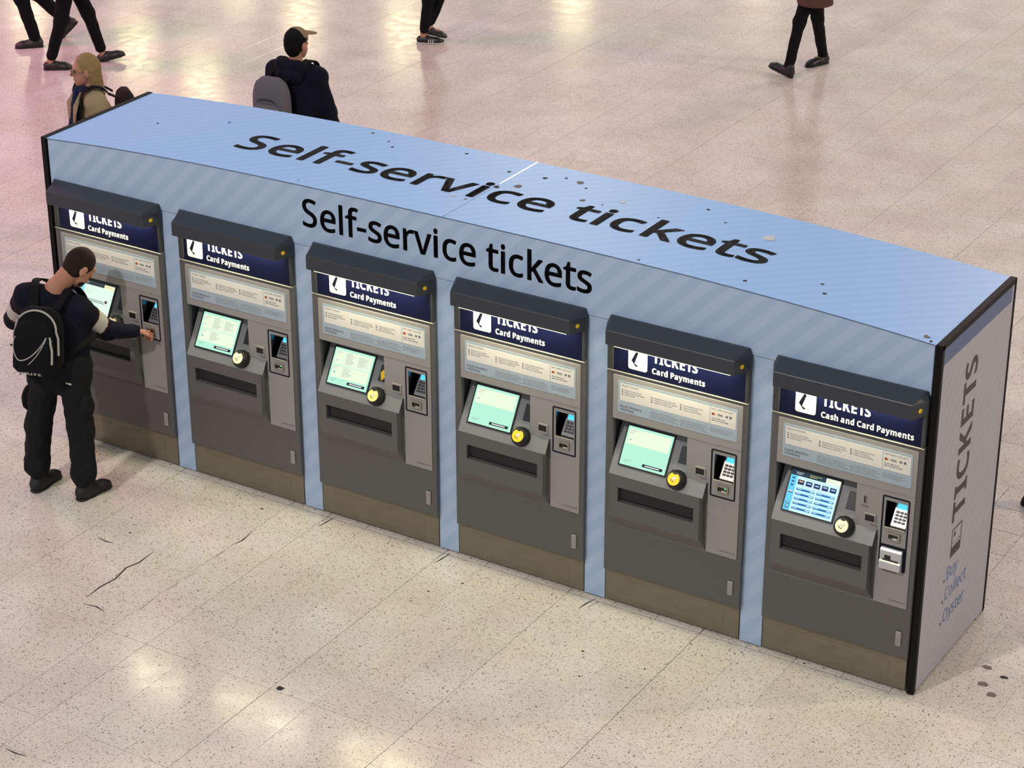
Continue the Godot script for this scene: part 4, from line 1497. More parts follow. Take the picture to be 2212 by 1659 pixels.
# spec: hip centre, facing, two feet [ankle, toe direction, pitch] left then right, clothes
func walker(called_label: String, s: Dictionary) -> Dictionary:
	var hip: Vector3 = s.hip
	var f: Vector3 = s.f.normalized()
	var r := f.cross(Vector3.UP).normalized()
	var size: float = s.get("size", 1.0)
	var t := thing("person", called_label, "person", Vector3(hip.x, 0, hip.z))
	var lean: Vector3 = f * s.get("lean", 0.03)
	var chest := hip + Vector3.UP * 0.36 * size + lean
	var neck := hip + Vector3.UP * 0.56 * size + lean * 1.6
	var hf: Vector3 = s.get("head_f", f).normalized()
	var hu := (Vector3.UP - hf * hf.y).normalized()
	var head := neck + Vector3.UP * 0.155 * size + f * 0.03
	var sh := []
	var el := []
	var wr := []
	var hj := []
	var kn := []
	for k in 2:
		var sgn := -1.0 if k == 0 else 1.0
		hj.append(hip + r * 0.088 * sgn * size)
		kn.append(knee(hj[k], s.feet[k][0], f * 0.9 + r * 0.12 * sgn, 0.43 * size, 0.42 * size))
		sh.append(neck - Vector3.UP * 0.06 * size + r * 0.175 * sgn * size)
		var swing: float = s.get("swing", [0.0, 0.0])[k]
		el.append(sh[k] + (Vector3.DOWN * 0.285 + r * 0.05 * sgn + f * swing * 0.6) * size)
		var bend: float = s.get("bend", 0.0)
		wr.append(el[k] + (Vector3.DOWN * (0.22 - bend * 1.5) + f * (0.06 + swing * 0.7 + bend)) * size)
	var cell: float = s.get("cell", 0.014)
	var skin_m: Material = s.skin
	var b := skin_new()
	var inner := [cap(hip, chest, 0.10, 0.11), cap(chest, neck, 0.10, 0.055), cap(neck, head - hu * 0.05 - hf * 0.025, 0.052, 0.050)]
	for k in 2:
		inner.append(cap(hj[k], kn[k], 0.060, 0.045))
		inner.append(cap(kn[k], s.feet[k][0], 0.044, 0.034))
		var toe: Vector3 = s.feet[k][1].normalized()
		inner.append(cap(s.feet[k][0] - Vector3.UP * 0.035, s.feet[k][0] - Vector3.UP * 0.05 + toe * 0.09, 0.032, 0.026))
		inner.append(cap(neck - Vector3.UP * 0.05, sh[k], 0.05, 0.05))
		inner.append(cap(sh[k], el[k], 0.042, 0.034))
		inner.append(cap(el[k], wr[k], 0.034, 0.025))
	blob(b, inner, cell, 0.03)
	blob(b, head_prims(head, hf, hu), 0.0075, 0.018)
	for k in 2:
		blob(b, hand_prims(wr[k], (Vector3.DOWN + f * 0.25), r * (1.0 if k == 0 else -1.0), 1.0 if k == 0 else -1.0, 0.35), 0.006, 0.006)
	put(body_mesh(b, t.position), "body", skin_m, t)
	# trousers
	var wide: float = s.get("wide", 1.0)
	var leg := [cap(hip - r * 0.05 + Vector3.UP * 0.06, hip + r * 0.05 + Vector3.UP * 0.06, 0.125, 0.125), cap(hj[0] - Vector3.UP * 0.02, hj[1] - Vector3.UP * 0.02, 0.10, 0.10)]
	var hems := []
	for k in 2:
		var cuff: Vector3 = s.feet[k][0] + (kn[k] - s.feet[k][0]) * s.get("cuff", 0.02)
		leg.append(cap(hj[k], kn[k], 0.088 * wide, 0.066 * wide))
		leg.append(cap(kn[k], cuff, 0.064 * wide, 0.052 * wide))
	soft("trousers", leg, cell, 0.035, s.trousers, t, hems, 0.006, 0.10)
	for k in 2:
		shoe(t, s.feet[k][0], s.feet[k][1], s.feet[k][2], s.shoes, s.sole, s.get("low", false), cell * 0.75)
	# upper garment down to its hem
	var hem: float = s.get("hem", 0.80)
	var low := Vector3(hip.x, hem - 0.02, hip.z)
	var flare: float = s.get("flare", 0.135)
	var top := [cap(low - r * 0.07, chest - r * 0.07, flare, 0.125), cap(low + r * 0.07, chest + r * 0.07, flare, 0.125), cap(chest - r * 0.06, neck - Vector3.UP * 0.06 - r * 0.07, 0.12, 0.085), cap(chest + r * 0.06, neck - Vector3.UP * 0.06 + r * 0.07, 0.12, 0.085)]
	for k in 2:
		top.append(cap(neck - Vector3.UP * 0.05, sh[k], 0.075, 0.075))
		top.append(cap(sh[k], el[k], 0.072, 0.060))
		top.append(cap(el[k], wr[k] + (el[k] - wr[k]) * 0.06, 0.058, 0.048))
	soft(s.get("garment", "jacket"), top, cell, 0.04, s.top, t, [Plane(Vector3.DOWN, -hem), Plane(Vector3.UP, neck.y + 0.03)], 0.008, 0.16)
	return {"t": t, "head": head, "hf": hf, "hu": hu, "neck": neck, "chest": chest, "hip": hip, "f": f, "r": r, "sh": sh, "el": el, "wr": wr, "top": top}

func hair_cap(p: Dictionary, m: Material, low := -0.02, grow := 1.0) -> MeshInstance3D:
	var c: Vector3 = p.head
	var f: Vector3 = p.hf
	var u: Vector3 = p.hu
	var ax := Basis(f.cross(u), u, f)
	return soft("hair", [ell(c + u * 0.030 - f * 0.018, Vector3(0.082, 0.100, 0.098) * grow, ax), ell(c - u * 0.02 - f * 0.045, Vector3(0.070, 0.075, 0.062) * grow, ax)], 0.008, 0.02, m, p.t, [Plane((f * 0.9 - u * 0.75).normalized(), (c + f * 0.055 + u * 0.045).dot((f * 0.9 - u * 0.75).normalized()))], 0.003, 0.03)

func build_people() -> void:
	var skin := mat("skin", Color(0.64, 0.45, 0.36), 0.6)
	skin.subsurf_scatter_enabled = true
	skin.subsurf_scatter_strength = 0.15
	cloth("black_cloth", Color(0.060, 0.060, 0.070))
	cloth("black_trousers", Color(0.095, 0.095, 0.105))
	cloth("navy_cloth", Color(0.055, 0.060, 0.105))
	cloth("beige_cloth", Color(0.55, 0.49, 0.38))
	cloth("brown_cloth", Color(0.33, 0.235, 0.20))
	cloth("lavender_cloth", Color(0.50, 0.42, 0.50))
	mat("black_leather", Color(0.045, 0.042, 0.046), 0.42)
	mat("brown_leather", Color(0.13, 0.09, 0.085), 0.45)
	mat("dark_sole", Color(0.07, 0.07, 0.072), 0.7)
	mat("white_sole", Color(0.75, 0.74, 0.72), 0.6)
	man_at_machine(skin)
	var right := Vector3(0.850, 0, -0.526)
	var back := Vector3(0.526, 0, 0.850)
	# woman passing behind the left end of the kiosk
	var g := Vector3(-1.69, 0, -2.39)
	var fw := (right * -0.93 + back * 0.36).normalized()
	var w := walker("woman with long fair hair, glasses and beige trench coat behind the kiosk", {
		"hip": g + Vector3(0, 0.87, 0), "f": fw, "head_f": (right * -0.97 + back * 0.22 + Vector3.DOWN * 0.06).normalized(), "feet": [[g + fw * 0.20 + Vector3(0, 0.085, 0) + back * 0.08, fw, 0.0], [g - fw * 0.20 + Vector3(0, 0.085, 0) - back * 0.08, fw, 0.0]], "size": 0.97,
		"skin": skin, "trousers": M.black_trousers, "shoes": M.black_leather, "sole": M.dark_sole, "top": M.beige_cloth, "garment": "trench_coat", "hem": 0.55, "flare": 0.16, "cell": 0.012, "swing": [-0.1, 0.12]})
	woman_details(w, skin)
	# man with a cap further back
	g = Vector3(-0.61, 0, -3.39)
	fw = (right * 0.42 - back * 0.9).normalized()
	var c := walker("man in navy hooded jacket and pale baseball cap walking away behind the kiosk", {
		"hip": g + Vector3(0, 0.90, 0), "f": fw, "head_f": (right * 0.62 - back * 0.78).normalized(), "feet": [[g + fw * 0.24 + Vector3(0, 0.085, 0) - right * 0.08, fw, 0.0], [g - fw * 0.22 + Vector3(0, 0.085, 0) + right * 0.08, fw, 0.0]], "size": 1.04,
		"skin": skin, "trousers": M.black_trousers, "shoes": M.black_leather, "sole": M.dark_sole, "top": M.navy_cloth, "hem": 0.74, "flare": 0.125, "cell": 0.012, "swing": [-0.15, 0.1]})
	cap_man_details(c)
	# four people whose legs cross the top of the picture
	var lf := (right * -0.95 + back * 0.2).normalized()
	var corner := walker("person in black trousers and brown shoes walking left at the top left corner", {
		"hip": Vector3(-6.12, 0.91, -6.44), "f": lf, "feet": [[Vector3(-5.98, 0.085, -6.28) + lf * 0.02, lf, 0.0], [Vector3(-6.02, 0.16, -6.62) - lf * 0.10, lf, -0.75]], "size": 1.02,
		"skin": skin, "trousers": M.black_cloth, "wide": 1.1, "shoes": M.brown_leather, "sole": M.dark_sole, "top": M.black_cloth, "hem": 0.78})
	var rf := (right * 0.98 - back * 0.1).normalized()
	var strider := walker("striding person in black trousers and brown ballet flats, above the fair-haired woman", {
		"hip": Vector3(-5.22, 0.90, -5.98), "f": rf, "feet": [[Vector3(-5.20, 0.085, -6.20) + rf * 0.10, rf, 0.25], [Vector3(-5.40, 0.085, -5.78) + rf * 0.03, rf, 0.0]], "size": 1.0, "cuff": 0.13,
		"skin": skin, "trousers": M.black_cloth, "shoes": M.brown_leather, "sole": M.dark_sole, "low": true, "bend": 0.12, "top": M.lavender_cloth, "hem": 0.74, "flare": 0.15})
	var sneakers := walker("person in cropped black trousers and black sneakers with white stripes, top centre", {
		"hip": Vector3(-2.79, 0.865, -8.39), "f": right, "feet": [[Vector3(-2.74, 0.165, -8.42), right, -0.25], [Vector3(-2.77, 0.085, -8.37), right, 0.0]], "size": 0.93, "cuff": 0.16,
		"skin": skin, "trousers": M.black_cloth, "wide": 0.9, "shoes": M.black_leather, "sole": M.white_sole, "low": true, "top": M.black_cloth, "hem": 0.84})
	for k in 3:
		var bar := tool()
		var m := Vector3(-2.77, 0.035, -8.37) + right * (0.045 + 0.022 * k) + back * 0.043
		loft(bar, [ring_at(m, right, Vector3.UP, 0.005, 0.020), ring_at(m + back * 0.004, right, Vector3.UP, 0.005, 0.020)])
		shift_part(bar, "shoe_stripe", M.white_sole, sneakers.t)
	var df := Vector3(-0.75, 0, 0.45).normalized()
	var loafers := walker("person in brown coat, black trousers and buckled loafers walking at the upper right", {
		"hip": Vector3(0.92, 0.91, -9.52), "f": df, "feet": [[Vector3(0.90, 0.085, -9.83), Vector3(-0.42, 0, 0.9), 0.0], [Vector3(0.80, 0.10, -9.28), Vector3(-0.9, 0, -0.1), 0.26]], "size": 1.0,
		"skin": skin, "trousers": M.black_cloth, "wide": 0.92, "shoes": M.black_leather, "sole": M.dark_sole, "bend": 0.13, "top": M.brown_cloth, "garment": "coat", "hem": 0.70, "flare": 0.17})

	for q in [[corner, "black_hair", Color(0.045, 0.04, 0.042)], [strider, "auburn_hair", Color(0.16, 0.08, 0.05)], [sneakers, "black_hair", Color.BLACK], [loafers, "dark_hair", Color(0.09, 0.06, 0.045)]]:
		hair_cap(q[0], cloth(q[1], q[2]), 0.0, 1.0)
	var bk := tool()
	var lm := Vector3(0.90, 0.078, -9.83) + Vector3(-0.42, 0, 0.9).normalized() * 0.065
	loft_box(bk, lm - Vector3(0.030, 0.004, 0.008), lm + Vector3(0.030, 0.004, 0.008), 0.002)
	shift_part(bk, "buckle", mat("brass", Color(0.80, 0.70, 0.45), 0.3, 0.9), loafers.t)

func ring_at(c: Vector3, a: Vector3, b: Vector3, ha: float, hb: float) -> PackedVector3Array:
	return PackedVector3Array([c - a * ha - b * hb, c + a * ha - b * hb, c + a * (ha + 0.008) + b * hb, c - a * (ha - 0.008) + b * hb])

func woman_details(p: Dictionary, skin: Material) -> void:
	var c: Vector3 = p.head
	var f: Vector3 = p.hf
	var u: Vector3 = p.hu
	var r := f.cross(u).normalized()
	var ax := Basis(r, u, f)
	var fair := cloth("fair_hair", Color(0.50, 0.415, 0.275), 0.4)
	fair.roughness = 0.5
	var front := (f * 0.95 - u * 0.35).normalized()
	soft("hair", [ell(c + u * 0.030 - f * 0.018, Vector3(0.081, 0.100, 0.097), ax), cap(c - f * 0.050 + u * 0.02, c - f * 0.080 - u * 0.19, 0.066, 0.044), cap(c - r * 0.050 - f * 0.035, c - r * 0.060 - f * 0.060 - u * 0.18, 0.036, 0.020), cap(c + r * 0.050 - f * 0.035, c + r * 0.060 - f * 0.060 - u * 0.18, 0.036, 0.020)], 0.0065, 0.02, fair, p.t, [Plane(front, (c + f * 0.040 + u * 0.045).dot(front))], 0.004, 0.030)
	# glasses
	var fr := tool()
	for s in [-1.0, 1.0]:
		var m: Vector3 = c + f * 0.104 + u * 0.004 + r * 0.033 * s
		var loop := []
		for k in 15:
			var a := TAU * k / 14
			loop.append(m + r * 0.025 * cos(a) + u * 0.019 * sin(a))
		tube(fr, loop, 0.0022, 5)
		tube(fr, [m + r * 0.026 * s, c + r * 0.082 * s - f * 0.01 + u * 0.005], 0.0022, 5)
	tube(fr, [c + f * 0.108 + u * 0.006 - r * 0.009, c + f * 0.108 + u * 0.006 + r * 0.009], 0.0022, 5)
	shift_part(fr, "glasses", mat("glasses_brown", Color(0.22, 0.12, 0.09), 0.35), p.t)
	for s in [-1.0, 1.0]:
		soft("eye", [ell(c + f * 0.084 + u * 0.006 + r * 0.032 * s, Vector3(0.013, 0.008, 0.010), ax)], 0.004, 0.004, mat("eye_dark", Color(0.16, 0.12, 0.11), 0.3), p.t)
	# dark blue scarf hanging down the open coat front
	var n: Vector3 = p.neck
	var bf: Vector3 = p.f
	var br: Vector3 = p.r
	var scarf := cloth("scarf_blue", Color(0.09, 0.13, 0.22))
	soft("scarf", [cap(n + bf * 0.07 + br * 0.05, n + bf * 0.07 - br * 0.05, 0.035, 0.035), cap(n - bf * 0.05 + br * 0.05, n - bf * 0.05 - br * 0.05, 0.035, 0.035), cap(n + br * 0.07, n + br * 0.05 + bf * 0.05, 0.034, 0.034), cap(n - br * 0.07, n - br * 0.05 + bf * 0.05, 0.034, 0.034), cap(n + bf * 0.10 - br * 0.01, n + bf * 0.155 - Vector3.UP * 0.36 - br * 0.01, 0.036, 0.052)], 0.009, 0.025, scarf, p.t, [], 0.006, 0.05)
	for s in [-1.0, 1.0]:
		var lap := tool()
		var a: Vector3 = n + bf * 0.085 + br * 0.075 * s + Vector3.UP * 0.01
		var b: Vector3 = n + bf * 0.150 + br * 0.155 * s - Vector3.UP * 0.13
		var d: Vector3 = n + bf * 0.165 + br * 0.055 * s - Vector3.UP * 0.36
		var e: Vector3 = n + bf * 0.140 + br * 0.05 * s - Vector3.UP * 0.10
		var th := bf * 0.012
		loft(lap, [PackedVector3Array([a, b, d, e]), PackedVector3Array([a + th, b + th, d + th, e + th])])
		shift_part(lap, "lapel", M.beige_cloth, p.t)
	backpack_simple(p, "dark brown backpack with black straps on the fair-haired woman's back", cloth("pack_brown", Color(0.14, 0.10, 0.10)), Vector3(0.27, 0.36, 0.15), -0.02, 0.0)

# geometry written in world places, kept under a thing that stands elsewhere
func shift_part(st: SurfaceTool, called: String, m: Material, t: Node3D) -> MeshInstance3D:
	var o := part(st, called, m, t)
	o.position = -t.position
	return o

func backpack_simple(p: Dictionary, label: String, m: Material, size: Vector3, drop: float, side: float) -> void:
	var f: Vector3 = p.f
	var r: Vector3 = p.r
	var at: Vector3 = p.chest - f * (0.160 + size.z / 2) + Vector3.UP * drop + r * side
	var t := thing("backpack", label, "backpack", at)
	t.basis = Basis(r, Vector3.UP, -f)
	var st := tool()
	st.set_smooth_group(1)
	pack_body(st, size, 0.05)
	part(st, "pack_body", m, t)
	var pk := tool()
	pk.set_smooth_group(1)
	pack_body(pk, Vector3(size.x * 0.80, size.y * 0.52, 0.07), 0.03)
	put(commit(pk), "front_pocket", m, t, Vector3(0, -size.y * 0.20, size.z / 2 + 0.004))
	var zip := tool()
	var pts := []
	for k in 9:
		var a := PI * k / 8.0
		pts.append(Vector3(cos(a) * size.x * 0.26, size.y * 0.10 + sin(a) * 0.025, size.z / 2 + 0.012))
	tube(zip, pts, 0.004, 5)
	part(zip, "zip", M.black_plastic, t)
	for s in [-1.0, 1.0]:
		var strap := tool()
		var inv: Transform3D = t.transform.affine_inverse()
		var top: Vector3 = inv * (p.neck + r * 0.12 * s - Vector3.UP * 0.01 + Vector3.UP * 0.035)
		var chest: Vector3 = inv * (p.chest + r * 0.135 * s + f * 0.140 + Vector3.UP * 0.04)
		var under: Vector3 = inv * (p.chest + r * 0.20 * s + f * 0.02 - Vector3.UP * 0.16)
		var c3 := Curve3D.new()
		c3.add_point(Vector3(0.08 * s, size.y / 2 - 0.03, -size.z / 2))
		c3.add_point(top, Vector3(0, 0, 0.05), Vector3(0, 0, -0.05))
		c3.add_point(chest, Vector3(0, 0.08, 0), Vector3(0, -0.08, 0))
		c3.add_point(under, Vector3(0, 0.02, -0.06), Vector3(0, -0.02, 0.06))
		c3.add_point(Vector3(0.11 * s, -size.y / 2 + 0.05, -size.z / 2))
		ribbon(strap, c3, 0.022, 0.005, Vector3(1, 0, 0), t.transform, p.top)
		part(strap, "strap", M.black_cloth, t)

func away(prims: Array, q: Vector3) -> float:   # distance from a garment
	var d := 1000.0
	for p in prims:
		var a: Vector3 = p[1]
		var ab: Vector3 = p[2] - a
		var t := clampf((q - a).dot(ab) / maxf(ab.length_squared(), 1e-9), 0.0, 1.0)
		var e: float = (q - a - ab * t).length() - lerpf(p[3], p[4], t)
		var m := clampf(0.5 + 0.5 * (d - e) / 0.04, 0.0, 1.0)
		d = lerpf(d, e, m) - 0.04 * m * (1.0 - m) if d < 900.0 else e
	return d

func ribbon(st: SurfaceTool, c: Curve3D, half: float, thick: float, across: Vector3, to_world := Transform3D(), garment := []) -> void:
	c.bake_interval = 0.02
	var pts := c.get_baked_points()
	if garment.size() > 0:
		var back := to_world.affine_inverse()
		for i in range(1, pts.size() - 1):
			var q := to_world * pts[i]
			for turn in 12:
				var d := away(garment, q)
				if d > 0.024:
					break
				var e := 0.004
				var g := Vector3(away(garment, q + Vector3(e, 0, 0)) - d, away(garment, q + Vector3(0, e, 0)) - d, away(garment, q + Vector3(0, 0, e)) - d).normalized()
				q += g * (0.026 - d) * 0.8
			pts[i] = back * q
	var rings := []
	for i in pts.size():
		var d := (pts[mini(i + 1, pts.size() - 1)] - pts[maxi(i - 1, 0)]).normalized()
		var a := (across - d * across.dot(d)).normalized()
		var n := d.cross(a)
		rings.append(PackedVector3Array([pts[i] - a * half - n * thick, pts[i] + a * half - n * thick, pts[i] + a * half + n * thick, pts[i] - a * half + n * thick]))
	loft(st, rings)

# soft box: rounded all round, fuller at the bottom, thinner and arched at the top
func pack_body(st: SurfaceTool, size: Vector3, r: float) -> void:
	var rings := []
	var n := 12
	for i in n + 1:
		var t := float(i) / n
		var y := (t - 0.5) * size.y
		var w := 1.0
		if t < 0.12:
			w = 0.80 + 0.20 * sqrt(1.0 - pow(1.0 - t / 0.12, 2.0))
		if t > 0.62:
			w = 0.52 + 0.48 * sqrt(maxf(0.0, 1.0 - pow((t - 0.62) / 0.38, 2.0)))
		var deep := w * (1.05 - 0.25 * t)
		var poly := round_rect(size.x * w, size.z * deep, minf(r, size.z * deep * 0.45), 4)
		var ring := PackedVector3Array()
		for q in poly:
			ring.append(Vector3(q.x, y, q.y))
		rings.append(ring)
	loft(st, rings)

func cap_man_details(p: Dictionary) -> void:
	var c: Vector3 = p.head
	var f: Vector3 = p.hf
	var u: Vector3 = p.hu
	var r := f.cross(u).normalized()
	var ax := Basis(r, u, f)
	hair_cap(p, cloth("black_hair", Color(0.045, 0.04, 0.042)), 0.0, 0.99)
	var capm := cloth("cap_beige", Color(0.50, 0.43, 0.33))
	var low := (u * -0.97 - f * 0.12).normalized()
	var o := soft("baseball_cap", [ell(c + u * 0.040 - f * 0.010, Vector3(0.086, 0.092, 0.101), ax)], 0.008, 0.01, M.black_cloth, p.t, [Plane(low, (c + u * 0.055).dot(low))])
	var fore := (u * -0.35 - f).normalized()
	soft("front_panel", [ell(c + u * 0.040 - f * 0.010, Vector3(0.089, 0.095, 0.104), ax)], 0.007, 0.01, capm, o, [Plane(low, (c + u * 0.060).dot(low)), Plane(fore, (c + u * 0.09 - f * 0.015).dot(fore))])
	soft("peak", [ell(c + u * 0.060 + f * 0.125, Vector3(0.070, 0.010, 0.075), Basis(r, (u + f * 0.18).normalized(), (f - u * 0.18).normalized()))], 0.007, 0.01, capm, o)
	# hood lying on the shoulders and a standing collar
	var n: Vector3 = p.neck
	var bf: Vector3 = p.f
	var br: Vector3 = p.r
	soft("hood", [cap(n - bf * 0.07 - br * 0.09 + Vector3.UP * 0.01, n - bf * 0.07 + br * 0.09 + Vector3.UP * 0.01, 0.055, 0.055), cap(n - bf * 0.11 - br * 0.06 - Vector3.UP * 0.05, n - bf * 0.11 + br * 0.06 - Vector3.UP * 0.05, 0.055, 0.055), cap(n + br * 0.09, n + br * 0.05 + bf * 0.07, 0.045, 0.035), cap(n - br * 0.09, n - br * 0.05 + bf * 0.07, 0.045, 0.035)], 0.010, 0.03, M.navy_cloth, p.t, [], 0.006, 0.06)
	backpack_simple(p, "grey cloth backpack on the back of the man with the cap", cloth("pack_grey", Color(0.36, 0.355, 0.375)), Vector3(0.30, 0.43, 0.15), -0.04, -0.075)

func man_at_machine(skin: Material) -> void:
	var t := thing("person", "man in navy sweater and black trousers bending over the leftmost ticket machine", "person", Vector3(0.52, 0, 0.64))
	var an := [Vector3(0.365, 0.085, 0.690), Vector3(0.690, 0.085, 0.625)]
	var kn := [Vector3(0.362, 0.43, 0.645), Vector3(0.650, 0.44, 0.575)]
	var hj := [Vector3(0.425, 0.80, 0.600), Vector3(0.590, 0.81, 0.540)]
	var pelvis := Vector3(0.508, 0.86, 0.565)
	var waist := Vector3(0.505, 0.96, 0.540)
	var chest := Vector3(0.440, 1.13, 0.475)
	var sh := [Vector3(0.250, 1.232, 0.520), Vector3(0.570, 1.165, 0.405)]
	var el := [Vector3(0.035, 0.995, 0.430), Vector3(0.590, 0.962, 0.205)]
	var wr := [Vector3(0.235, 1.010, 0.230), Vector3(0.800, 0.990, 0.168)]
	var neck := Vector3(0.415, 1.285, 0.430)
	var head := Vector3(0.537, 1.425, 0.335)
	var hf := Vector3(0.30, -0.60, -0.74).normalized()
	var hu := (Vector3(0.12, 1, -0.05) - hf * hf.dot(Vector3(0.12, 1, -0.05))).normalized()
	var b := skin_new()
	var inner := [cap(pelvis, waist, 0.095, 0.09), cap(waist, chest, 0.09, 0.095), cap(chest, neck - Vector3.UP * 0.03, 0.085, 0.055), cap(neck - Vector3.UP * 0.04, neck, 0.055, 0.060), cap(neck, head - hu * 0.045 - hf * 0.040, 0.064, 0.060)]
	for k in 2:
		inner.append(cap(hj[k], kn[k], 0.065, 0.05))
		inner.append(cap(kn[k], an[k], 0.05, 0.036))
		inner.append(cap(neck - Vector3.UP * 0.05, sh[k], 0.06, 0.055))
		inner.append(cap(sh[k], el[k], 0.045, 0.036))
		inner.append(cap(el[k], wr[k], 0.036, 0.026))
	blob(b, inner, 0.012, 0.035)
	blob(b, head_prims(head, hf, hu), 0.006, 0.018)
	# the right hand holds a card in the slot, the left rests on the shelf
	blob(b, hand_prims(wr[1], Vector3(0.06, -0.36, -0.93), Vector3(0.10, -0.85, 0.15), -1.0, 0.72), 0.004, 0.006)
	blob(b, hand_prims(wr[0], Vector3(0.85, -0.10, -0.45), Vector3(0, -1, 0), 1.0, 0.30), 0.005, 0.006)
	put(body_mesh(b, t.position), "body", skin, t)
	# cropped brown hair
	var ax := Basis(hf.cross(hu), hu, hf)
	var line := (hf * 0.80 - hu * 0.62).normalized()
	soft("hair", [ell(head + hu * 0.028 - hf * 0.016, Vector3(0.0775, 0.0985, 0.0965), ax), ell(head - hu * 0.028 - hf * 0.040, Vector3(0.066, 0.070, 0.062), ax)], 0.006, 0.015, cloth("brown_hair", Color(0.15, 0.105, 0.085)), t, [Plane(line, (head + hf * 0.030 - hu * 0.010).dot(line))], 0.0015, 0.02)
	soft("beard", [ell(head - hu * 0.070 + hf * 0.034, Vector3(0.053, 0.046, 0.050), ax)], 0.007, 0.01, M.brown_hair, t)
	# sweater
	var side: Vector3 = (sh[1] - sh[0]).normalized()
	var low := pelvis - Vector3.UP * 0.05
	var sw := [cap(low - side * 0.075, chest - side * 0.075, 0.125, 0.130), cap(low + side * 0.075, chest + side * 0.075, 0.125, 0.125), cap(chest - side * 0.06, sh[0] + side * 0.06, 0.125, 0.085), cap(chest + side * 0.06, sh[1] - side * 0.06, 0.125, 0.085), cap(neck - Vector3.UP * 0.055, sh[0], 0.078, 0.080), cap(neck - Vector3.UP * 0.055, sh[1], 0.078, 0.078)]
	for k in 2:
		sw.append(cap(sh[k], el[k], 0.078, 0.062))
		sw.append(cap(el[k], wr[k] + (el[k] - wr[k]) * 0.05, 0.060, 0.043))
	var s := soft("sweater", sw, 0.010, 0.035, M.navy_cloth, t, [], 0.006, 0.10)
	# pale bands with maroon edges round the upper arms
	for k in 2:
		var d: Vector3 = (el[k] - sh[k]).normalized()
		var l: float = (el[k] - sh[k]).length()
		for q in [[0.30, 0.36, "maroon_cloth", Color(0.20, 0.085, 0.095)], [0.36, 0.72, "pale_cloth", Color(0.68, 0.66, 0.64)], [0.72, 0.78, "maroon_cloth", Color(0.20, 0.085, 0.095)]]:
			var a: Vector3 = sh[k] + d * l * q[0]
			var e: Vector3 = sh[k] + d * l * q[1]
			soft("sleeve_band", [cap(sh[k], el[k], 0.0835, 0.0675)], 0.008, 0.01, cloth(q[2], q[3]), s, [Plane(-d, a.dot(-d)), Plane(d, e.dot(d))], 0.004, 0.10)
	# loose work trousers, bunched at the ankles
	var tr := [cap(hj[0] + Vector3.UP * 0.04, hj[1] + Vector3.UP * 0.04, 0.125, 0.125), cap(hj[0] - Vector3.UP * 0.02, hj[1] - Vector3.UP * 0.02, 0.115, 0.115)]
	for k in 2:
		tr.append(cap(hj[k] - Vector3.UP * 0.02, kn[k], 0.100, 0.079))
		tr.append(cap(kn[k], an[k] + Vector3.UP * 0.10, 0.080, 0.077))
		tr.append(cap(an[k] + Vector3(0.0, 0.085, 0.01), an[k] + Vector3(0, 0.05, 0.0), 0.076, 0.066))
	var trousers := soft("trousers", tr, 0.011, 0.035, M.black_trousers, t, [], 0.012, 0.09)
	# flap pockets on the thighs
	soft("pocket", [ell(Vector3(0.300, 0.60, 0.635), Vector3(0.030, 0.090, 0.065))], 0.009, 0.01, M.black_trousers, trousers, [], 0.004, 0.05)
	soft("pocket", [ell(Vector3(0.700, 0.60, 0.560), Vector3(0.030, 0.090, 0.065))], 0.009, 0.01, M.black_trousers, trousers, [], 0.004, 0.05)
	for q in [[Vector3(0.655, 0.245, 0.668), 0.030], [Vector3(0.655, 0.790, 0.652), 0.022]]:
		var tag := tool()
		loft_box(tag, q[0] + Vector3(-q[1], -0.005, -0.004), q[0] + Vector3(q[1], 0.005, 0.004), 0.002)
		shift_part(tag, "pale_tag", mat("tag_pale", Color(0.72, 0.70, 0.66), 0.6), trousers).position = -t.position
	var shl := shoe(t, an[0], Vector3(-0.10, 0, -1.0), 0.0, M.rubber, M.dark_sole)
	var shr := shoe(t, an[1], Vector3(0.10, 0, -1.0), 0.0, M.rubber, M.dark_sole)
	backpack_of_man(chest, waist, side, sh, neck, sw)
	var cd := thing("bank_card", "small bank card held in the slot by the man's right hand", "card", Vector3(0.812, 0.9425, 0.058))
	var c := tool()
	loft_box(c, Vector3(-0.022, -0.0016, -0.010), Vector3(0.022, 0.0016, 0.032), 0.0008)
	part(c, "card_body", mat("card_red", Color(0.45, 0.10, 0.10), 0.35), cd)

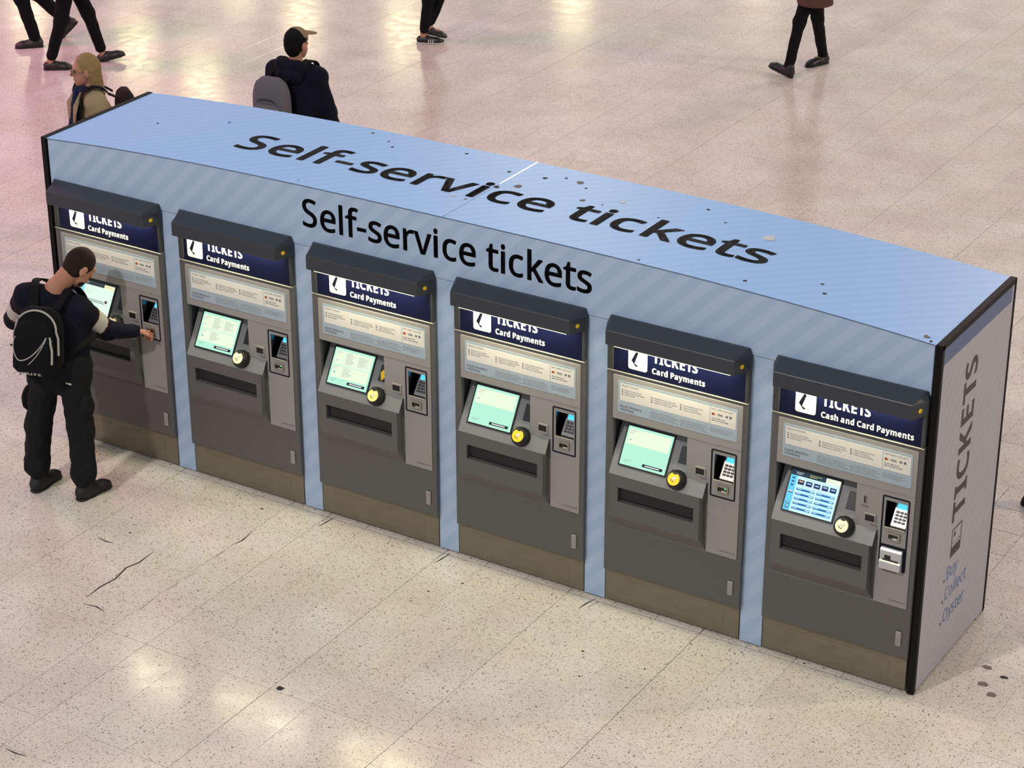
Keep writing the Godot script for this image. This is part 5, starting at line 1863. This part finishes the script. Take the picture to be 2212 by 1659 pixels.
func backpack_of_man(chest: Vector3, waist: Vector3, side: Vector3, sh: Array, neck: Vector3, garment: Array) -> void:
	var at := Vector3(0.508, 1.085, 0.702)
	var t := thing("backpack", "black backpack with white piping on the man at the left machine", "backpack", at)
	var up := Vector3(-0.06, 0.975, -0.20).normalized()
	var rt := Vector3(0.96, 0, -0.28)
	rt = (rt - up * rt.dot(up)).normalized()
	t.basis = Basis(rt, up, rt.cross(up))
	var size := Vector3(0.290, 0.375, 0.14)
	var st := tool()
	st.set_smooth_group(1)
	pack_body(st, size, 0.05)
	part(st, "pack_body", M.black_cloth, t)
	var pk := tool()
	pk.set_smooth_group(1)
	pack_body(pk, Vector3(0.262, 0.315, 0.085), 0.035)
	var pocket := put(commit(pk), "front_pocket", M.black_cloth, t, Vector3(-0.008, -0.045, 0.072))
	var pale := cloth("piping_pale", Color(0.62, 0.61, 0.58))
	var arch := func(w: float, y0: float, y1: float, z: float, lean: float) -> Array:
		var pts := []
		for k in 17:
			var a := PI * (1.0 - k / 16.0)
			pts.append(Vector3(cos(a) * w, y0 + sin(a) * (y1 - y0), z - lean * sin(a)))
		return pts
	var p1 := tool()
	tube(p1, [Vector3(0.148, -0.085, 0.055)] + [Vector3(0.147, 0.02, 0.060)] + arch.call(-0.134, 0.06, 0.178, 0.062, 0.012) + [Vector3(-0.147, 0.02, 0.060)], 0.0065, 6)
	part(p1, "piping", pale, t)
	var p2 := tool()
	tube(p2, [Vector3(0.126, -0.135, 0.100), Vector3(0.127, -0.05, 0.102)] + arch.call(-0.116, -0.01, 0.088, 0.100, 0.012) + [Vector3(-0.127, -0.03, 0.100)], 0.0068, 6)
	part(p2, "piping", pale, t)
	# curved outline stitched on the pocket
	var hook := tool()
	var c3 := Curve3D.new()
	c3.add_point(Vector3(-0.110, 0.020, 0.111), Vector3.ZERO, Vector3(-0.030, -0.04, 0))
	c3.add_point(Vector3(-0.085, -0.125, 0.118), Vector3(-0.035, 0.02, 0), Vector3(0.05, -0.01, 0))
	c3.add_point(Vector3(0.092, 0.030, 0.110), Vector3(-0.045, -0.09, 0), Vector3.ZERO)
	c3.bake_interval = 0.012
	tube(hook, Array(c3.get_baked_points()), 0.0038, 5)
	part(hook, "stitched_curve", pale, t)
	var hook2 := tool()
	var c4 := Curve3D.new()
	c4.add_point(Vector3(0.092, 0.030, 0.110), Vector3.ZERO, Vector3(-0.02, -0.07, 0))
	c4.add_point(Vector3(-0.070, -0.172, 0.112), Vector3(0.06, 0.01, 0), Vector3.ZERO)
	c4.bake_interval = 0.012
	tube(hook2, Array(c4.get_baked_points()), 0.0038, 5)
	part(hook2, "stitched_curve", pale, t)
	put(letters("DRIVE", true, -0.075, -0.213, 0.135, 0.026, 0.0, 0.003), "lettering", pale, t, Vector3(0, 0, 0.082)).rotation.x = -0.12
	var pull := tool()
	tube(pull, [Vector3(-0.150, -0.06, 0.03), Vector3(-0.178, -0.055, 0.045)], 0.006, 5)
	part(pull, "zip_pull", M.black_cloth, t)
	var tail := tool()
	tube(tail, [Vector3(-0.12, -0.19, 0.0), Vector3(-0.13, -0.245, 0.005)], 0.005, 5)
	part(tail, "strap_tail", M.black_cloth, t)
	var inv: Transform3D = t.transform.affine_inverse()
	for k in 2:
		var sg := -1.0 if k == 0 else 1.0
		var strap := tool()
		var top: Vector3 = inv * (neck.lerp(sh[k], 0.62) + Vector3(0, 0.085, 0.0))
		var front: Vector3 = inv * (chest.lerp(sh[k], 0.55) + Vector3(0, 0.03, -0.135))
		var under: Vector3 = inv * (waist.lerp(sh[k], 0.35) + side * 0.10 * sg)
		var c5 := Curve3D.new()
		c5.add_point(Vector3(0.07 * sg, 0.17, -0.06))
		c5.add_point(top, Vector3(0, 0, 0.05), Vector3(0, 0, -0.05))
		c5.add_point(front, Vector3(0, 0.07, 0), Vector3(0, -0.07, 0))
		c5.add_point(under, Vector3(0, 0.03, -0.06), Vector3(0, -0.03, 0.06))
		c5.add_point(Vector3(0.12 * sg, -0.15, -0.05))
		ribbon(strap, c5, 0.024, 0.005, Vector3(1, 0, 0), t.transform, garment)
		part(strap, "strap", M.black_cloth, t)

func build_small_things() -> void:
	# the corner of a dark bag standing on the floor at the right edge of the picture
	var at := Vector3(5.86, 0, -2.42)
	var b := thing("holdall", "dark grey bag on the floor at the right edge beyond the kiosk", "bag", at)
	soft("bag_body", [cap(at + Vector3(-0.09, 0.05, 0.06), at + Vector3(0.22, 0.06, -0.10), 0.055, 0.07), cap(at + Vector3(-0.02, 0.11, 0.0), at + Vector3(0.22, 0.13, -0.12), 0.06, 0.08), cap(at + Vector3(-0.13, 0.02, 0.09), at + Vector3(-0.05, 0.03, 0.05), 0.022, 0.03)], 0.01, 0.04, cloth("bag_dark", Color(0.14, 0.14, 0.135)), b, [Plane(Vector3.DOWN, 0.0)], 0.012, 0.06)
	var h := tool()
	tube(h, [Vector3(0.0, 0.16, 0.02), Vector3(0.04, 0.23, 0.0), Vector3(0.14, 0.24, -0.06), Vector3(0.18, 0.19, -0.09)], 0.008, 6)
	part(h, "handle", M.black_cloth, b)
